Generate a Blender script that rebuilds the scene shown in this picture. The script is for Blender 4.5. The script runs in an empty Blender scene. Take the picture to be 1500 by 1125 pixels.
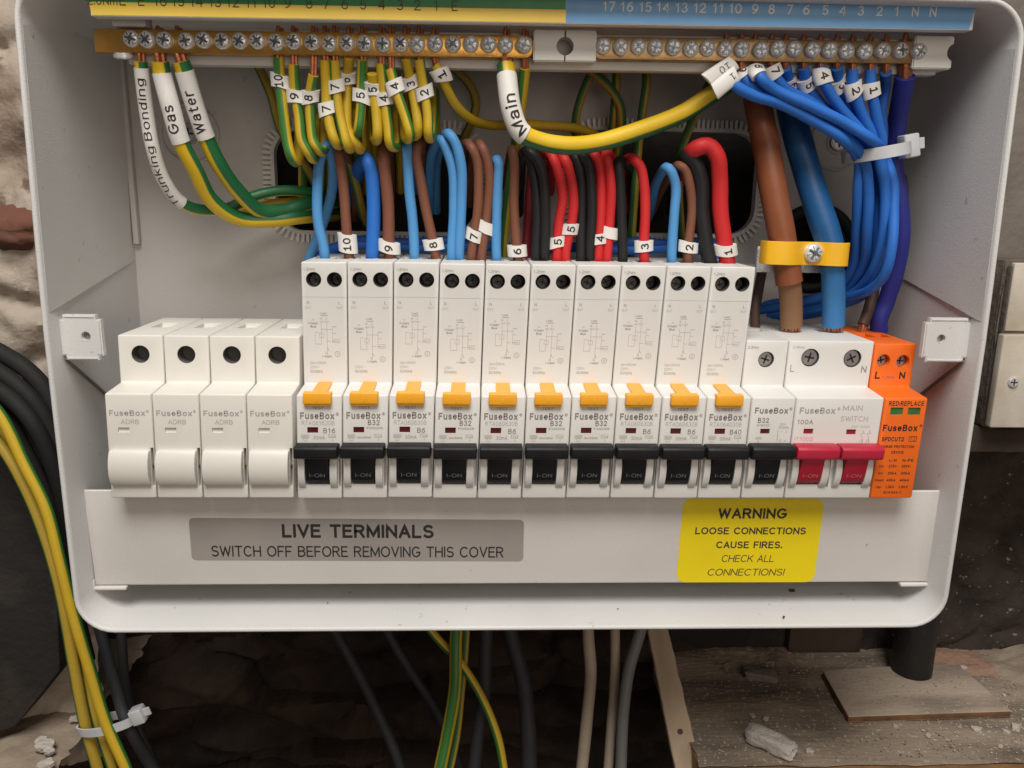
import bpy, bmesh, math, random
from mathutils import Vector, Matrix, noise
random.seed(7)
SC = bpy.context.scene
COL = SC.collection
MM = 0.001                                    # everything below is written in millimetres
# ------------------------------------------------------------------ camera
CAM = Vector((140.92, -305.7, 74.7))
PITCH, YAW, ROLL, FPX = .2248, .0435, .016, 1186.2
FW = Vector((math.sin(YAW)*math.cos(PITCH), math.cos(YAW)*math.cos(PITCH), -math.sin(PITCH)))
R0 = Vector((math.cos(YAW), -math.sin(YAW), 0)); U0 = R0.cross(FW)
RT = R0*math.cos(ROLL) + U0*math.sin(ROLL); UP = -R0*math.sin(ROLL) + U0*math.cos(ROLL)
cd = bpy.data.cameras.new('camera'); cam = bpy.data.objects.new('camera', cd); COL.objects.link(cam)
m3 = Matrix((RT, UP, -FW)).transposed()
cam.matrix_world = Matrix.Translation(CAM*MM) @ m3.to_4x4()
cd.sensor_width = 36; cd.lens = FPX/1500*36; cd.clip_start = .005; cd.clip_end = 20
SC.camera = cam
# ------------------------------------------------------------------ light
w = bpy.data.worlds.new('World'); SC.world = w; w.use_nodes = True
bg = w.node_tree.nodes['Background']; bg.inputs[0].default_value = (1, .87, .76, 1); bg.inputs[1].default_value = .115
def area(name, loc, target, size, power, col):
    l = bpy.data.lights.new(name, 'AREA'); l.shape = 'DISK'; l.size = size; l.energy = power; l.color = col
    o = bpy.data.objects.new(name, l); COL.objects.link(o); o.location = Vector(loc)*MM
    o.rotation_euler = (Vector(target)-Vector(loc)).to_track_quat('-Z', 'Y').to_euler(); return o
area('room_lamp', (110, -560, 860), (160, 0, 0), .55, 12.6, (1, .965, .91))
area('warm_fill', (500, -1300, 300), (160, 0, 20), 1.0, 4.6, (1, .84, .70))  # unseen warm fill from the front, added to lift the shaded faces
SC.view_settings.view_transform = 'Standard'; SC.view_settings.look = 'None'
SC.view_settings.exposure = 0; SC.view_settings.gamma = 1; SC.view_settings.use_curve_mapping = False
SC.render.engine = 'CYCLES'; SC.cycles.max_bounces = 8

# ------------------------------------------------------------------ helpers
def at(px, py, Y):
    """world point (mm) on the plane y=Y that the photograph shows at (px, py)"""
    d = FW + RT*((px-750)/FPX) - UP*((py-562.5)/FPX)
    return CAM + d*((Y-CAM.y)/d.y)
def atz(px, py, Z):
    d = FW + RT*((px-750)/FPX) - UP*((py-562.5)/FPX)
    return CAM + d*((Z-CAM.z)/d.z)

def mat(name, col, rough=.5, metal=0., var=.06, scale=60, bump=0., bscale=900, spec=.5, trans=0., sss=0., col2=None, detail=4, thr=None, coat=0., stretch=None, specks=None):
    m = bpy.data.materials.new(name); m.use_nodes = True; nt = m.node_tree; N = nt.nodes; L = nt.links
    b = N['Principled BSDF']; b.inputs['Roughness'].default_value = rough; b.inputs['Metallic'].default_value = metal
    b.inputs['Specular IOR Level'].default_value = spec
    b.inputs['Transmission Weight'].default_value = trans
    if coat: b.inputs['Coat Weight'].default_value = coat
    if sss:
        b.inputs['Subsurface Weight'].default_value = sss; b.inputs['Subsurface Radius'].default_value = (.002, .0012, .0006); b.inputs['Subsurface Scale'].default_value = 1
    tc = N.new('ShaderNodeTexCoord')
    nz = N.new('ShaderNodeTexNoise'); nz.inputs['Scale'].default_value = scale; nz.inputs['Detail'].default_value = detail
    vec = tc.outputs['Object']
    if stretch:
        mp = N.new('ShaderNodeMapping'); mp.inputs['Scale'].default_value = stretch; L.new(vec, mp.inputs['Vector']); vec = mp.outputs[0]
    L.new(vec, nz.inputs['Vector'])
    mx = N.new('ShaderNodeMix'); mx.data_type = 'RGBA'
    c2 = col2 or tuple(max(0, c*(1-var*2.2)) for c in col)
    mx.inputs[6].default_value = (*col, 1); mx.inputs[7].default_value = (*c2, 1)
    rp = N.new('ShaderNodeMapRange'); a, z = thr or (.35, .75)
    rp.inputs[1].default_value = a; rp.inputs[2].default_value = z
    L.new(nz.outputs['Fac'], rp.inputs[0]); L.new(rp.outputs[0], mx.inputs[0]); L.new(mx.outputs[2], b.inputs['Base Color'])
    if specks:                                    # scattered dirt with its own outline
        sc_, col_, lo, hi = specks
        n4 = N.new('ShaderNodeTexNoise'); n4.inputs['Scale'].default_value = sc_; n4.inputs['Detail'].default_value = 6; L.new(tc.outputs['Object'], n4.inputs['Vector'])
        r4 = N.new('ShaderNodeMapRange'); r4.inputs[1].default_value = lo; r4.inputs[2].default_value = hi; L.new(n4.outputs['Fac'], r4.inputs[0])
        m4 = N.new('ShaderNodeMix'); m4.data_type = 'RGBA'; L.new(r4.outputs[0], m4.inputs[0]); L.new(mx.outputs[2], m4.inputs[6]); m4.inputs[7].default_value = (*col_, 1); L.new(m4.outputs[2], b.inputs['Base Color'])
    rr = N.new('ShaderNodeMapRange'); rr.inputs[3].default_value = max(0.02, rough-.08); rr.inputs[4].default_value = min(1, rough+.1)
    n2 = N.new('ShaderNodeTexNoise'); n2.inputs['Scale'].default_value = scale*4; L.new(tc.outputs['Object'], n2.inputs['Vector'])
    L.new(n2.outputs['Fac'], rr.inputs[0]); L.new(rr.outputs[0], b.inputs['Roughness'])
    if bump:
        n3 = N.new('ShaderNodeTexNoise'); n3.inputs['Scale'].default_value = bscale; n3.inputs['Detail'].default_value = 5
        L.new(vec, n3.inputs['Vector'])
        bp = N.new('ShaderNodeBump'); bp.inputs['Strength'].default_value = bump; bp.inputs['Distance'].default_value = .001
        L.new(n3.outputs['Fac'], bp.inputs['Height']); L.new(bp.outputs[0], b.inputs['Normal'])
    return m

def stripe_mat(name, yel, grn, gw=.29, rough=.45):
    """yellow insulation with one lengthwise green band (uv.x runs round the wire)"""
    m = mat(name, yel, rough, bump=.06, bscale=600); nt = m.node_tree; N = nt.nodes; L = nt.links
    b = N['Principled BSDF']; base = b.inputs['Base Color'].links[0].from_socket
    uv = N.new('ShaderNodeUVMap'); sx = N.new('ShaderNodeSeparateXYZ'); L.new(uv.outputs[0], sx.inputs[0])
    fr = N.new('ShaderNodeMath'); fr.operation = 'FRACT'; L.new(sx.outputs[0], fr.inputs[0])
    sb = N.new('ShaderNodeMath'); sb.operation = 'SUBTRACT'; L.new(fr.outputs[0], sb.inputs[0]); sb.inputs[1].default_value = .5
    ab = N.new('ShaderNodeMath'); ab.operation = 'ABSOLUTE'; L.new(sb.outputs[0], ab.inputs[0])
    mr = N.new('ShaderNodeMapRange'); mr.inputs[1].default_value = gw/2-.015; mr.inputs[2].default_value = gw/2+.015; L.new(ab.outputs[0], mr.inputs[0])
    mx = N.new('ShaderNodeMix'); mx.data_type = 'RGBA'; mx.inputs[6].default_value = (*grn, 1)
    L.new(mr.outputs[0], mx.inputs[0]); L.new(base, mx.inputs[7]); L.new(mx.outputs[2], b.inputs['Base Color'])
    return m

M = dict(
    plastic=mat('white_moulded_plastic', (.70, .69, .665), .38, var=.03, scale=35, bump=.05, bscale=2500),
    blank=mat('white_blank_plastic', (.72, .70, .65), .42, var=.03, scale=35, bump=.05, bscale=2500),
    box=mat('white_enclosure_plastic', (.62, .62, .615), .5, var=.05, scale=14, bump=.16, bscale=1500, specks=(230, (.36, .33, .29), .69, .76)),
    back=mat('enclosure_back_plastic', (.52, .505, .49), .55, var=.08, scale=12, bump=.16, bscale=1500, specks=(160, (.34, .31, .28), .68, .76)),
    cover=mat('white_cover_plastic', (.68, .655, .63), .45, var=.05, scale=16, bump=.14, bscale=1400, specks=(260, (.42, .38, .33), .70, .76)),
    black=mat('black_lever_plastic', (.0095, .010, .0115), .5, spec=.35, var=.2, scale=120, bump=.12, bscale=2500),
    red_lever=mat('crimson_lever_plastic', (.47, .015, .045), .45, var=.1, scale=90, bump=.06, bscale=1800),
    orange=mat('orange_moulded_plastic', (.88, .155, .012), .4, var=.05, scale=60, bump=.05, bscale=2000),
    test=mat('amber_button_plastic', (.94, .43, .025), .35, var=.06, scale=120, sss=.15),
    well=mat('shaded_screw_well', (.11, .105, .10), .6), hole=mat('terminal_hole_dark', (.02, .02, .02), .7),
    window_red=mat('dark_red_flag', (.13, .006, .010), .35, var=.25, scale=200),
    window_pink=mat('red_flag', (.32, .010, .030), .35, var=.15, scale=200),
    window_green=mat('green_flag', (.045, .17, .045), .35, var=.2, scale=200),
    ink=mat('grey_print', (.25, .235, .225), .6), ink_lt=mat('light_grey_print', (.40, .385, .37), .6), ink_dk=mat('dark_grey_print', (.16, .15, .15), .6), ink_vlt=mat('faint_grey_print', (.52, .50, .48), .6),
    ink_black=mat('black_print', (.022, .018, .016), .6), ink_on=mat('dim_lever_print', (.20, .21, .215), .6), ink_pink=mat('dull_pink_print', (.66, .26, .25), .6), ink_sw=mat('dim_red_lever_print', (.68, .22, .18), .6),
    ink_white=mat('white_print', (.75, .75, .74), .5), ink_warn=mat('brown_black_print', (.045, .035, .02), .6),
    grey_label=mat('grey_sticker', (.31, .285, .265), .5, var=.06, scale=40, bump=.04), yellow_label=mat('yellow_sticker', (.80, .63, .006), .42, var=.04, scale=40, bump=.04),
    s_yellow=mat('strip_yellow', (.84, .60, .09), .45, var=.04), s_green=mat('strip_green', (.02, .21, .065), .45, var=.05), s_blue=mat('strip_blue', (.14, .36, .66), .45, var=.04),
    brass=mat('brass', (.72, .40, .10), .32, metal=.9, var=.15, scale=90, bump=.12, bscale=900),
    brass_dull=mat('brass_dull', (.50, .33, .16), .38, metal=.9, var=.2, scale=90, bump=.12, bscale=900),
    zinc=mat('zinc_plated_steel', (.84, .85, .86), .26, metal=.42, var=.15, scale=400, bump=.2, bscale=1500), recess=mat('screw_recess', (.20, .245, .29), .28, metal=.6, var=.4, scale=600),
    screw_dk=mat('recessed_steel_screw', (.42, .42, .42), .35, metal=.9, var=.2, scale=300),
    screw_deep=mat('shaded_recessed_screw', (.10, .10, .10), .45, metal=.6, var=.4, scale=600),  # darker copy of the screw steel, shade of the deep wells put in
    copper=mat('copper', (.58, .22, .11), .42, metal=.75, var=.2, scale=300, bump=.2, bscale=900),
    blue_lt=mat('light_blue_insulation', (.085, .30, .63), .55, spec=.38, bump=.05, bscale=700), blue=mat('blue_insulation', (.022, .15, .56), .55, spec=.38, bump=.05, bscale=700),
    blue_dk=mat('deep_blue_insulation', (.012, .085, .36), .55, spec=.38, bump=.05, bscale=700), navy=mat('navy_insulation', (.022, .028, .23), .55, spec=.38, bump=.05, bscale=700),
    blue_tail=mat('blue_tail_sheath', (.012, .095, .27), .42, bump=.08, bscale=500), blue_core=mat('blue_tail_core', (.035, .19, .47), .45, bump=.08, bscale=500),
    brown=mat('brown_insulation', (.20, .075, .043), .55, spec=.38, bump=.05, bscale=700), brown_tail=mat('brown_tail_sheath', (.24, .075, .030), .45, bump=.08, bscale=500), brown_core=mat('brown_tail_core', (.25, .125, .060), .5, bump=.08, bscale=500),
    brown_dk=mat('dark_brown_insulation', (.07, .04, .03), .55, spec=.38, bump=.05),
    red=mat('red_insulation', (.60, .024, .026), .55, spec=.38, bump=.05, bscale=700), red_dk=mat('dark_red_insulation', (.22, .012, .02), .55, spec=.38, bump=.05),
    wire_black=mat('black_insulation', (.013, .013, .014), .55, spec=.38, bump=.06, bscale=700), dull_black=mat('dull_black_sheath', (.020, .020, .019), .7, bump=.15, bscale=300, spec=.25), grey_dk=mat('dark_grey_sheath', (.026, .028, .032), .7, bump=.1, bscale=400),
    grey_sheath=mat('grey_sheath', (.17, .17, .17), .55, bump=.1, bscale=400), white_sheath=mat('dusty_white_sheath', (.42, .35, .27), .6, var=.2, scale=40, bump=.12, bscale=400),
    sleeve=mat('white_marker_sleeve', (.74, .72, .69), .5, var=.04, scale=200),
    nylon=mat('natural_nylon', (.62, .64, .66), .4, var=.05, sss=.1, trans=.12),
    clamp=mat('yellow_clamp_plastic', (.86, .47, .015), .38, var=.05, bump=.04),
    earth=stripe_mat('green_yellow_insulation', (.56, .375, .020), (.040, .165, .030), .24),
    earth_dim=stripe_mat('green_yellow_insulation_dim', (.40, .275, .03), (.035, .12, .032)),  # dimmer copy: shade of deep loops in the colour, also duller outer cables
    earth_big=stripe_mat('green_yellow_heavy', (.70, .47, .016), (.013, .13, .042), .44),
)

class MB:
    """collects polygons in millimetres, builds ONE mesh object"""
    def __init__(s): s.v = []; s.f = []; s.mi = []; s.mats = []; s.uv = {}; s.smooth = True
    def m(s, mt):
        mt = M[mt] if isinstance(mt, str) else mt
        if mt not in s.mats: s.mats.append(mt)
        return s.mats.index(mt)
    def add(s, vs, fs, mt, uvs=None):
        o = len(s.v); k = s.m(mt); s.v += [Vector(p) for p in vs]
        for i, f in enumerate(fs):
            if uvs: s.uv[len(s.f)] = uvs[i]
            s.f.append([a+o for a in f]); s.mi.append(k)
        return s
    def bm(s, b, mt, mtx=None):
        b.verts.index_update(); vs = [(mtx @ v.co) if mtx else v.co.copy() for v in b.verts]
        return s.add(vs, [[v.index for v in f.verts] for f in b.faces], mt)
    def box(s, x0, x1, y0, y1, z0, z1, mt, bev=0., seg=2, mtx=None):
        b = bmesh.new(); bmesh.ops.create_cube(b, size=1)
        for v in b.verts: v.co = Vector(((x0+x1)/2+v.co.x*(x1-x0), (y0+y1)/2+v.co.y*(y1-y0), (z0+z1)/2+v.co.z*(z1-z0)))
        if bev: bmesh.ops.bevel(b, geom=b.edges[:], offset=bev, segments=seg, affect='EDGES', profile=.5)
        s.bm(b, mt, mtx); b.free(); return s
    def prism(s, poly, axis, a0, a1, mt, bev=0., seg=2, mtx=None):
        b = prism_bm(poly, axis, a0, a1, bev, seg); s.bm(b, mt, mtx); b.free(); return s
    def cyl(s, c, axis, r, h, mt, n=28, bev=0., r2=None):
        b = bmesh.new(); bmesh.ops.create_cone(b, cap_ends=True, segments=n, radius1=r, radius2=r if r2 is None else r2, depth=h)
        if bev: bmesh.ops.bevel(b, geom=[e for e in b.edges if len(e.link_faces) == 2 and e.calc_face_angle(0) > 1], offset=bev, segments=2, affect='EDGES')
        q = Vector((0, 0, 1)).rotation_difference(Vector(axis).normalized()).to_matrix().to_4x4()
        s.bm(b, mt, Matrix.Translation(Vector(c)) @ q); b.free(); return s
    def build(s, name, parent=None, origin=(0, 0, 0), shear=0., ang=28):
        o = Vector(origin); me = bpy.data.meshes.new(name)
        vs = [((v.x + shear*v.z - o.x)*MM, (v.y-o.y)*MM, (v.z-o.z)*MM) for v in s.v]
        me.from_pydata(vs, [], s.f)
        for mt in s.mats: me.materials.append(mt)
        me.polygons.foreach_set('material_index', s.mi)
        me.polygons.foreach_set('use_smooth', [True]*len(s.f))
        if s.uv:
            ul = me.uv_layers.new(name='UVMap').data
            for i, p in enumerate(me.polygons):
                if i in s.uv:
                    for li, c in zip(p.loop_indices, s.uv[i]): ul[li].uv = c
        me.validate(); me.update()
        me.set_sharp_from_angle(angle=math.radians(ang))
        ob = bpy.data.objects.new(name, me); COL.objects.link(ob)
        if parent: ob.parent = parent
        else: ob.location = o*MM
        return ob

def prism_bm(poly, axis, a0, a1, bev=0., seg=2):
    """poly: list of 2D points in the plane normal to axis ('x': (y,z), 'y': (x,z), 'z': (x,y))"""
    f = {'x': lambda p, a: (a, p[0], p[1]), 'y': lambda p, a: (p[0], a, p[1]), 'z': lambda p, a: (p[0], p[1], a)}[axis]
    b = bmesh.new(); A = [b.verts.new(f(p, a0)) for p in poly]; B = [b.verts.new(f(p, a1)) for p in poly]; n = len(poly)
    b.faces.new(A); b.faces.new(B[::-1])
    for i in range(n): b.faces.new((A[i], B[i], B[(i+1) % n], A[(i+1) % n]))
    bmesh.ops.recalc_face_normals(b, faces=b.faces[:])
    if bev:
        bmesh.ops.bevel(b, geom=[e for e in b.edges if e.calc_face_angle(0) > .35], offset=bev, segments=seg, affect='EDGES', profile=.5, clamp_overlap=True)
    return b

def boolean(b, cutters):
    """b minus every cutter (list of bmesh); returns (verts, faces)"""
    def tmp(bb):
        me = bpy.data.meshes.new('tmp'); bb.to_mesh(me); o = bpy.data.objects.new('tmp', me); COL.objects.link(o); return o
    o = tmp(b); cs = []
    for c in cutters:
        co = tmp(c); cs.append(co); md = o.modifiers.new('b', 'BOOLEAN'); md.operation = 'DIFFERENCE'; md.object = co; md.solver = 'EXACT'
    dg = bpy.context.evaluated_depsgraph_get(); me = o.evaluated_get(dg).to_mesh()
    vs = [v.co.copy() for v in me.vertices]; fs = [list(p.vertices) for p in me.polygons]
    for q in cs+[o]: bpy.data.objects.remove(q, do_unlink=True)
    return vs, fs
def cyl_bm(c, axis, r, h, n=28):
    b = bmesh.new(); bmesh.ops.create_cone(b, cap_ends=True, segments=n, radius1=r, radius2=r, depth=h)
    q = Vector((0, 0, 1)).rotation_difference(Vector(axis).normalized()).to_matrix().to_4x4()
    b.transform(Matrix.Translation(Vector(c)) @ q); return b
def box_bm(x0, x1, y0, y1, z0, z1):
    return prism_bm([(x0, z0), (x1, z0), (x1, z1), (x0, z1)], 'y', y0, y1)

# stroke lettering: each glyph = (advance, strokes); a stroke is a polyline, cap height 1
def _a(cx, cy, rx, ry, a0, a1):
    n = max(3, int(abs(a1-a0)/18)); return [(cx+rx*math.cos(math.radians(a0+(a1-a0)*k/n)), cy+ry*math.sin(math.radians(a0+(a1-a0)*k/n))) for k in range(n+1)]
_o = lambda cx, cy, rx, ry: _a(cx, cy, rx, ry, 90, 450)
GL = {
 'A': (.66, [[(0, 0), (.33, 1), (.66, 0)], [(.13, .33), (.53, .33)]]),
 'B': (.58, [[(0, 0), (0, 1)]+_a(.30, .77, .24, .23, 90, -90)+[(0, .54)], _a(.30, .27, .28, .27, 90, -90)+[(0, 0)]]),
 'C': (.68, [_a(.37, .5, .37, .5, 48, 312)]), 'D': (.64, [[(0, 0), (0, 1)]+_a(.26, .5, .37, .5, 90, -90)+[(0, 0)]]),
 'E': (.52, [[(.5, 1), (0, 1), (0, 0), (.52, 0)], [(0, .53), (.45, .53)]]), 'F': (.50, [[(.5, 1), (0, 1), (0, 0)], [(0, .5), (.42, .5)]]),
 'G': (.72, [_a(.37, .5, .37, .5, 48, 335)+[(.72, .45), (.42, .45)]]), 'H': (.62, [[(0, 0), (0, 1)], [(.62, 0), (.62, 1)], [(0, .52), (.62, .52)]]),
 'I': (.02, [[(.01, 0), (.01, 1)]]), 'K': (.6, [[(0, 0), (0, 1)], [(.56, 1), (0, .38)], [(.2, .58), (.6, 0)]]), 'L': (.48, [[(0, 1), (0, 0), (.48, 0)]]),
 'M': (.76, [[(0, 0), (0, 1), (.38, .12), (.76, 1), (.76, 0)]]), 'N': (.62, [[(0, 0), (0, 1), (.62, 0), (.62, 1)]]), 'O': (.76, [_o(.38, .5, .38, .5)]),
 'P': (.56, [[(0, 0), (0, 1)]+_a(.3, .74, .26, .26, 90, -90)+[(0, .48)]]), 'R': (.60, [[(0, 0), (0, 1)]+_a(.3, .75, .26, .25, 90, -90)+[(0, .5)], [(.3, .5), (.58, 0)]]),
 'S': (.58, [_a(.29, .75, .26, .25, 35, 270)[:-1]+_a(.29, .26, .29, .26, 75, -145)]), 'T': (.6, [[(0, 1), (.6, 1)], [(.3, 1), (.3, 0)]]),
 'U': (.6, [[(0, 1)]+_a(.3, .32, .3, .32, 180, 360)+[(.6, 1)]]), 'V': (.64, [[(0, 1), (.32, 0), (.64, 1)]]), 'W': (.92, [[(0, 1), (.22, 0), (.46, .95), (.7, 0), (.92, 1)]]),
 'X': (.6, [[(0, 0), (.6, 1)], [(0, 1), (.6, 0)]]), 'Y': (.6, [[(0, 1), (.3, .45), (.6, 1)], [(.3, .45), (.3, 0)]]), 'Z': (.58, [[(0, 1), (.57, 1), (0, 0), (.58, 0)]]),
 'a': (.5, [_a(.25, .50, .22, .22, 155, 0)+[(.47, 0)], _o(.235, .205, .225, .205)]), 'c': (.46, [_a(.26, .36, .25, .36, 50, 310)]), 'd': (.5, [[(.49, 1), (.49, 0)], _o(.25, .36, .24, .36)]),
 'e': (.52, [[(.02, .38), (.5, .38)]+_a(.26, .36, .25, .36, 5, 312)]), 'g': (.5, [[(.49, .72)]+_a(.25, -.06, .24, .2, 0, -145), _o(.25, .38, .24, .34)]),
 'i': (.02, [[(.01, 0), (.01, .72)], [(.01, .93), (.01, 1.05)]]), 'k': (.46, [[(0, 0), (0, 1)], [(.44, .72), (0, .26)], [(.16, .42), (.46, 0)]]), 'l': (.02, [[(.01, 0), (.01, 1)]]),
 'm': (.8, [[(0, 0), (0, .72)], _a(.2, .5, .2, .22, 180, 0)+[(.4, 0)], _a(.6, .5, .2, .22, 180, 0)+[(.8, 0)]]), 'n': (.48, [[(0, 0), (0, .72)], _a(.24, .48, .24, .24, 180, 0)+[(.48, 0)]]),
 'o': (.54, [_o(.27, .36, .27, .36)]), 'p': (.5, [[(0, .72), (0, -.25)], _o(.25, .36, .24, .36)]), 'r': (.34, [[(0, 0), (0, .72)], _a(.26, .44, .26, .28, 180, 70)]),
 's': (.44, [_a(.22, .54, .20, .18, 30, 270)[:-1]+_a(.22, .18, .22, .18, 75, -150)]), 't': (.36, [[(.14, 1)]+_a(.28, .14, .14, .14, 180, 300), [(0, .72), (.34, .72)]]),
 'u': (.48, [[(0, .72)]+_a(.24, .24, .24, .24, 180, 360), [(.48, .72), (.48, 0)]]), 'x': (.46, [[(0, 0), (.46, .72)], [(0, .72), (.46, 0)]]), 'y': (.48, [[(0, .72), (.24, 0)], [(.48, .72), (.16, -.25)]]), 'z': (.44, [[(0, .72), (.44, .72), (0, 0), (.44, 0)]]),
 'k': (.46, [[(0, 0), (0, 1)], [(.44, .72), (.02, .28)], [(.17, .42), (.46, 0)]]),
 '0': (.58, [_o(.29, .5, .29, .5)]), '1': (.40, [[(.06, .76), (.28, 1), (.28, 0)]]), '¹': (.56, [[(.06, .78), (.28, 1), (.28, 0)], [(.04, 0), (.54, 0)]]),
 '2': (.58, [_a(.28, .72, .26, .28, 165, -35)+[(.0, 0), (.58, 0)]]), '3': (.56, [_a(.27, .765, .23, .235, 150, -80), _a(.27, .275, .28, .275, 80, -150)]), '4': (.6, [[(.45, 0), (.45, 1), (0, .28), (.6, .28)]]),
 '5': (.56, [[(.5, 1), (.1, 1), (.05, .5)]+_a(.27, .32, .28, .32, 125, -145)]), '6': (.58, [_o(.29, .31, .28, .31), _a(.58, .33, .57, .67, 178, 98)]), '7': (.56, [[(0, 1), (.56, 1), (.18, 0)]]),
 '8': (.56, [_o(.28, .77, .22, .23), _o(.28, .27, .28, .27)]), '9': (.58, [_o(.29, .69, .28, .31), _a(0, .67, .57, .67, -2, -82)]),
 '.': (.02, [[(.01, 0), (.01, .1)]]), ',': (.05, [[(.04, .06), (0, -.14)]]), ':': (.02, [[(.01, .1), (.01, .22)], [(.01, .55), (.01, .67)]]), '!': (.02, [[(.01, .3), (.01, 1)], [(.01, 0), (.01, .1)]]),
 '-': (.3, [[(0, .4), (.3, .4)]]), '~': (.4, [[(0, .4), (.12, .5), (.28, .38), (.4, .48)]]), '=': (.44, [[(0, .32), (.44, .32)], [(0, .56), (.44, .56)]]), '/': (.3, [[(0, 0), (.3, 1)]]),
 '∆': (.6, [[(0, 0), (.3, 1), (.6, 0), (0, 0)]]), '®': (.9, [_o(.45, .5, .45, .5), [(.3, .2), (.3, .8), (.5, .8), (.58, .65), (.5, .5), (.3, .5)], [(.45, .5), (.6, .2)]]), ' ': (.22, []),
}
_tc = {}
def text2d(body, size, bold=0., align='CENTER', squeeze=1., space=1., slant=0., thick=None):
    """flat lettering from strokes: verts (x, y, layer) in mm, capitals `size` high"""
    t = thick or (.105+bold*3.4); key = (body, t, space, slant)
    if key not in _tc:
        V = []; F = []; x = 0
        for ch in body:
            adv, st = GL[ch]; x += t/2
            for li, s in enumerate(st):
                p = [Vector((x+a, t/2+b*(1-t))) for a, b in s]; q = [p[0]]
                for a, b in zip(p, p[1:]):
                    n = max(1, int((b-a).length/.2))
                    q += [a+(b-a)*k/n for k in range(1, n+1)]
                closed = (q[0]-q[-1]).length < 1e-4; base = len(V); n = len(q)
                if not closed:
                    q[0] = q[0]-(q[1]-q[0]).normalized()*t*.45; q[-1] = q[-1]+(q[-1]-q[-2]).normalized()*t*.45
                for k in range(n):
                    d0 = (q[k]-q[k-1]) if k else ((q[0]-q[-2]) if closed else (q[1]-q[0])); d1 = (q[k+1]-q[k]) if k < n-1 else ((q[1]-q[0]) if closed else d0)
                    d0 = d0.normalized(); d1 = d1.normalized(); m = d0+d1
                    if m.length < .1: m = d1
                    m.normalize(); nn = Vector((-m.y, m.x)); c = max(.5, abs(m.dot(d1))); h = t/2/c
                    for sg in (1, -1):
                        v = q[k]+nn*h*sg; V.append((v.x+slant*v.y, v.y, li))
                F += [(base+2*k, base+2*k+1, base+2*k+3, base+2*k+2) for k in range(n-1)]
            x += adv+t/2+(.16*space if ch != ' ' else .12)
        if V:
            c = (min(v[0] for v in V)+max(v[0] for v in V))/2; V = [(a-c, b, l) for a, b, l in V]
        _tc[key] = (V, F)
    vs, fs = _tc[key]
    return [(x*size*squeeze, y*size, l) for x, y, l in vs], fs
def put_text(mb, body, x, z, size, mt, face, bold=0., align='CENTER', width=None, squeeze=1., space=1., slant=0., mid=True, rot=0., thick=None):
    """print on a front surface; face(x, z) gives its y"""
    vs, fs = text2d(body, size, bold, align, squeeze, space, slant, thick)
    if not vs: return
    q = width/(max(v[0] for v in vs)-min(v[0] for v in vs)) if width else 1
    dz = -size/2 if mid else 0
    mb.add([(x+a*q, face(x+a*q, z+b+dz)-.06-.007*l, z+b+dz) for a, b, l in vs], fs, mt)
def put_line(mb, x0, z0, x1, z1, t, mt, face):
    d = Vector((x1-x0, z1-z0)); n = Vector((-d.y, d.x)).normalized()*t/2
    q = [(x0+n.x, z0+n.y), (x1+n.x, z1+n.y), (x1-n.x, z1-n.y), (x0-n.x, z0-n.y)]
    mb.add([(a, face(a, b)-.05, b) for a, b in q], [(0, 1, 2, 3)], mt)
def put_rect_outline(mb, x0, z0, x1, z1, t, mt, face):
    for a in ((x0, z0, x1, z0), (x1, z0, x1, z1), (x1, z1, x0, z1), (x0, z1, x0, z0)): put_line(mb, *a, t, mt, face)

def tag(o, label=None, cat=None, group=None, kind=None):
    for k, v in (('label', label), ('category', cat), ('group', group), ('kind', kind)):
        if v: o[k] = v
    return o
def empty(name, loc, label, cat, group=None):
    o = bpy.data.objects.new(name, None); COL.objects.link(o); o.location = Vector(loc)*MM; o.empty_display_size = .01
    return tag(o, label, cat, group)

# ---- wires
def spline(pts, step=1.6):
    P = [Vector(p) for p in pts]; P = [P[0]*2-P[1]]+P+[P[-1]*2-P[-2]]; out = []
    for i in range(1, len(P)-2):
        p0, p1, p2, p3 = P[i-1:i+3]; n = max(2, int((p2-p1).length/step))
        t0 = 0; t1 = t0+max(1e-3, (p1-p0).length)**.5; t2 = t1+max(1e-3, (p2-p1).length)**.5; t3 = t2+max(1e-3, (p3-p2).length)**.5
        for k in range(n):
            t = t1+(t2-t1)*k/n
            A1 = p0*((t1-t)/(t1-t0))+p1*((t-t0)/(t1-t0)); A2 = p1*((t2-t)/(t2-t1))+p2*((t-t1)/(t2-t1)); A3 = p2*((t3-t)/(t3-t2))+p3*((t-t2)/(t3-t2))
            B1 = A1*((t2-t)/(t2-t0))+A2*((t-t0)/(t2-t0)); B2 = A2*((t3-t)/(t3-t1))+A3*((t-t1)/(t3-t1))
            out.append(B1*((t2-t)/(t2-t1))+B2*((t-t1)/(t2-t1)))
    out.append(P[-2]); return out
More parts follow.
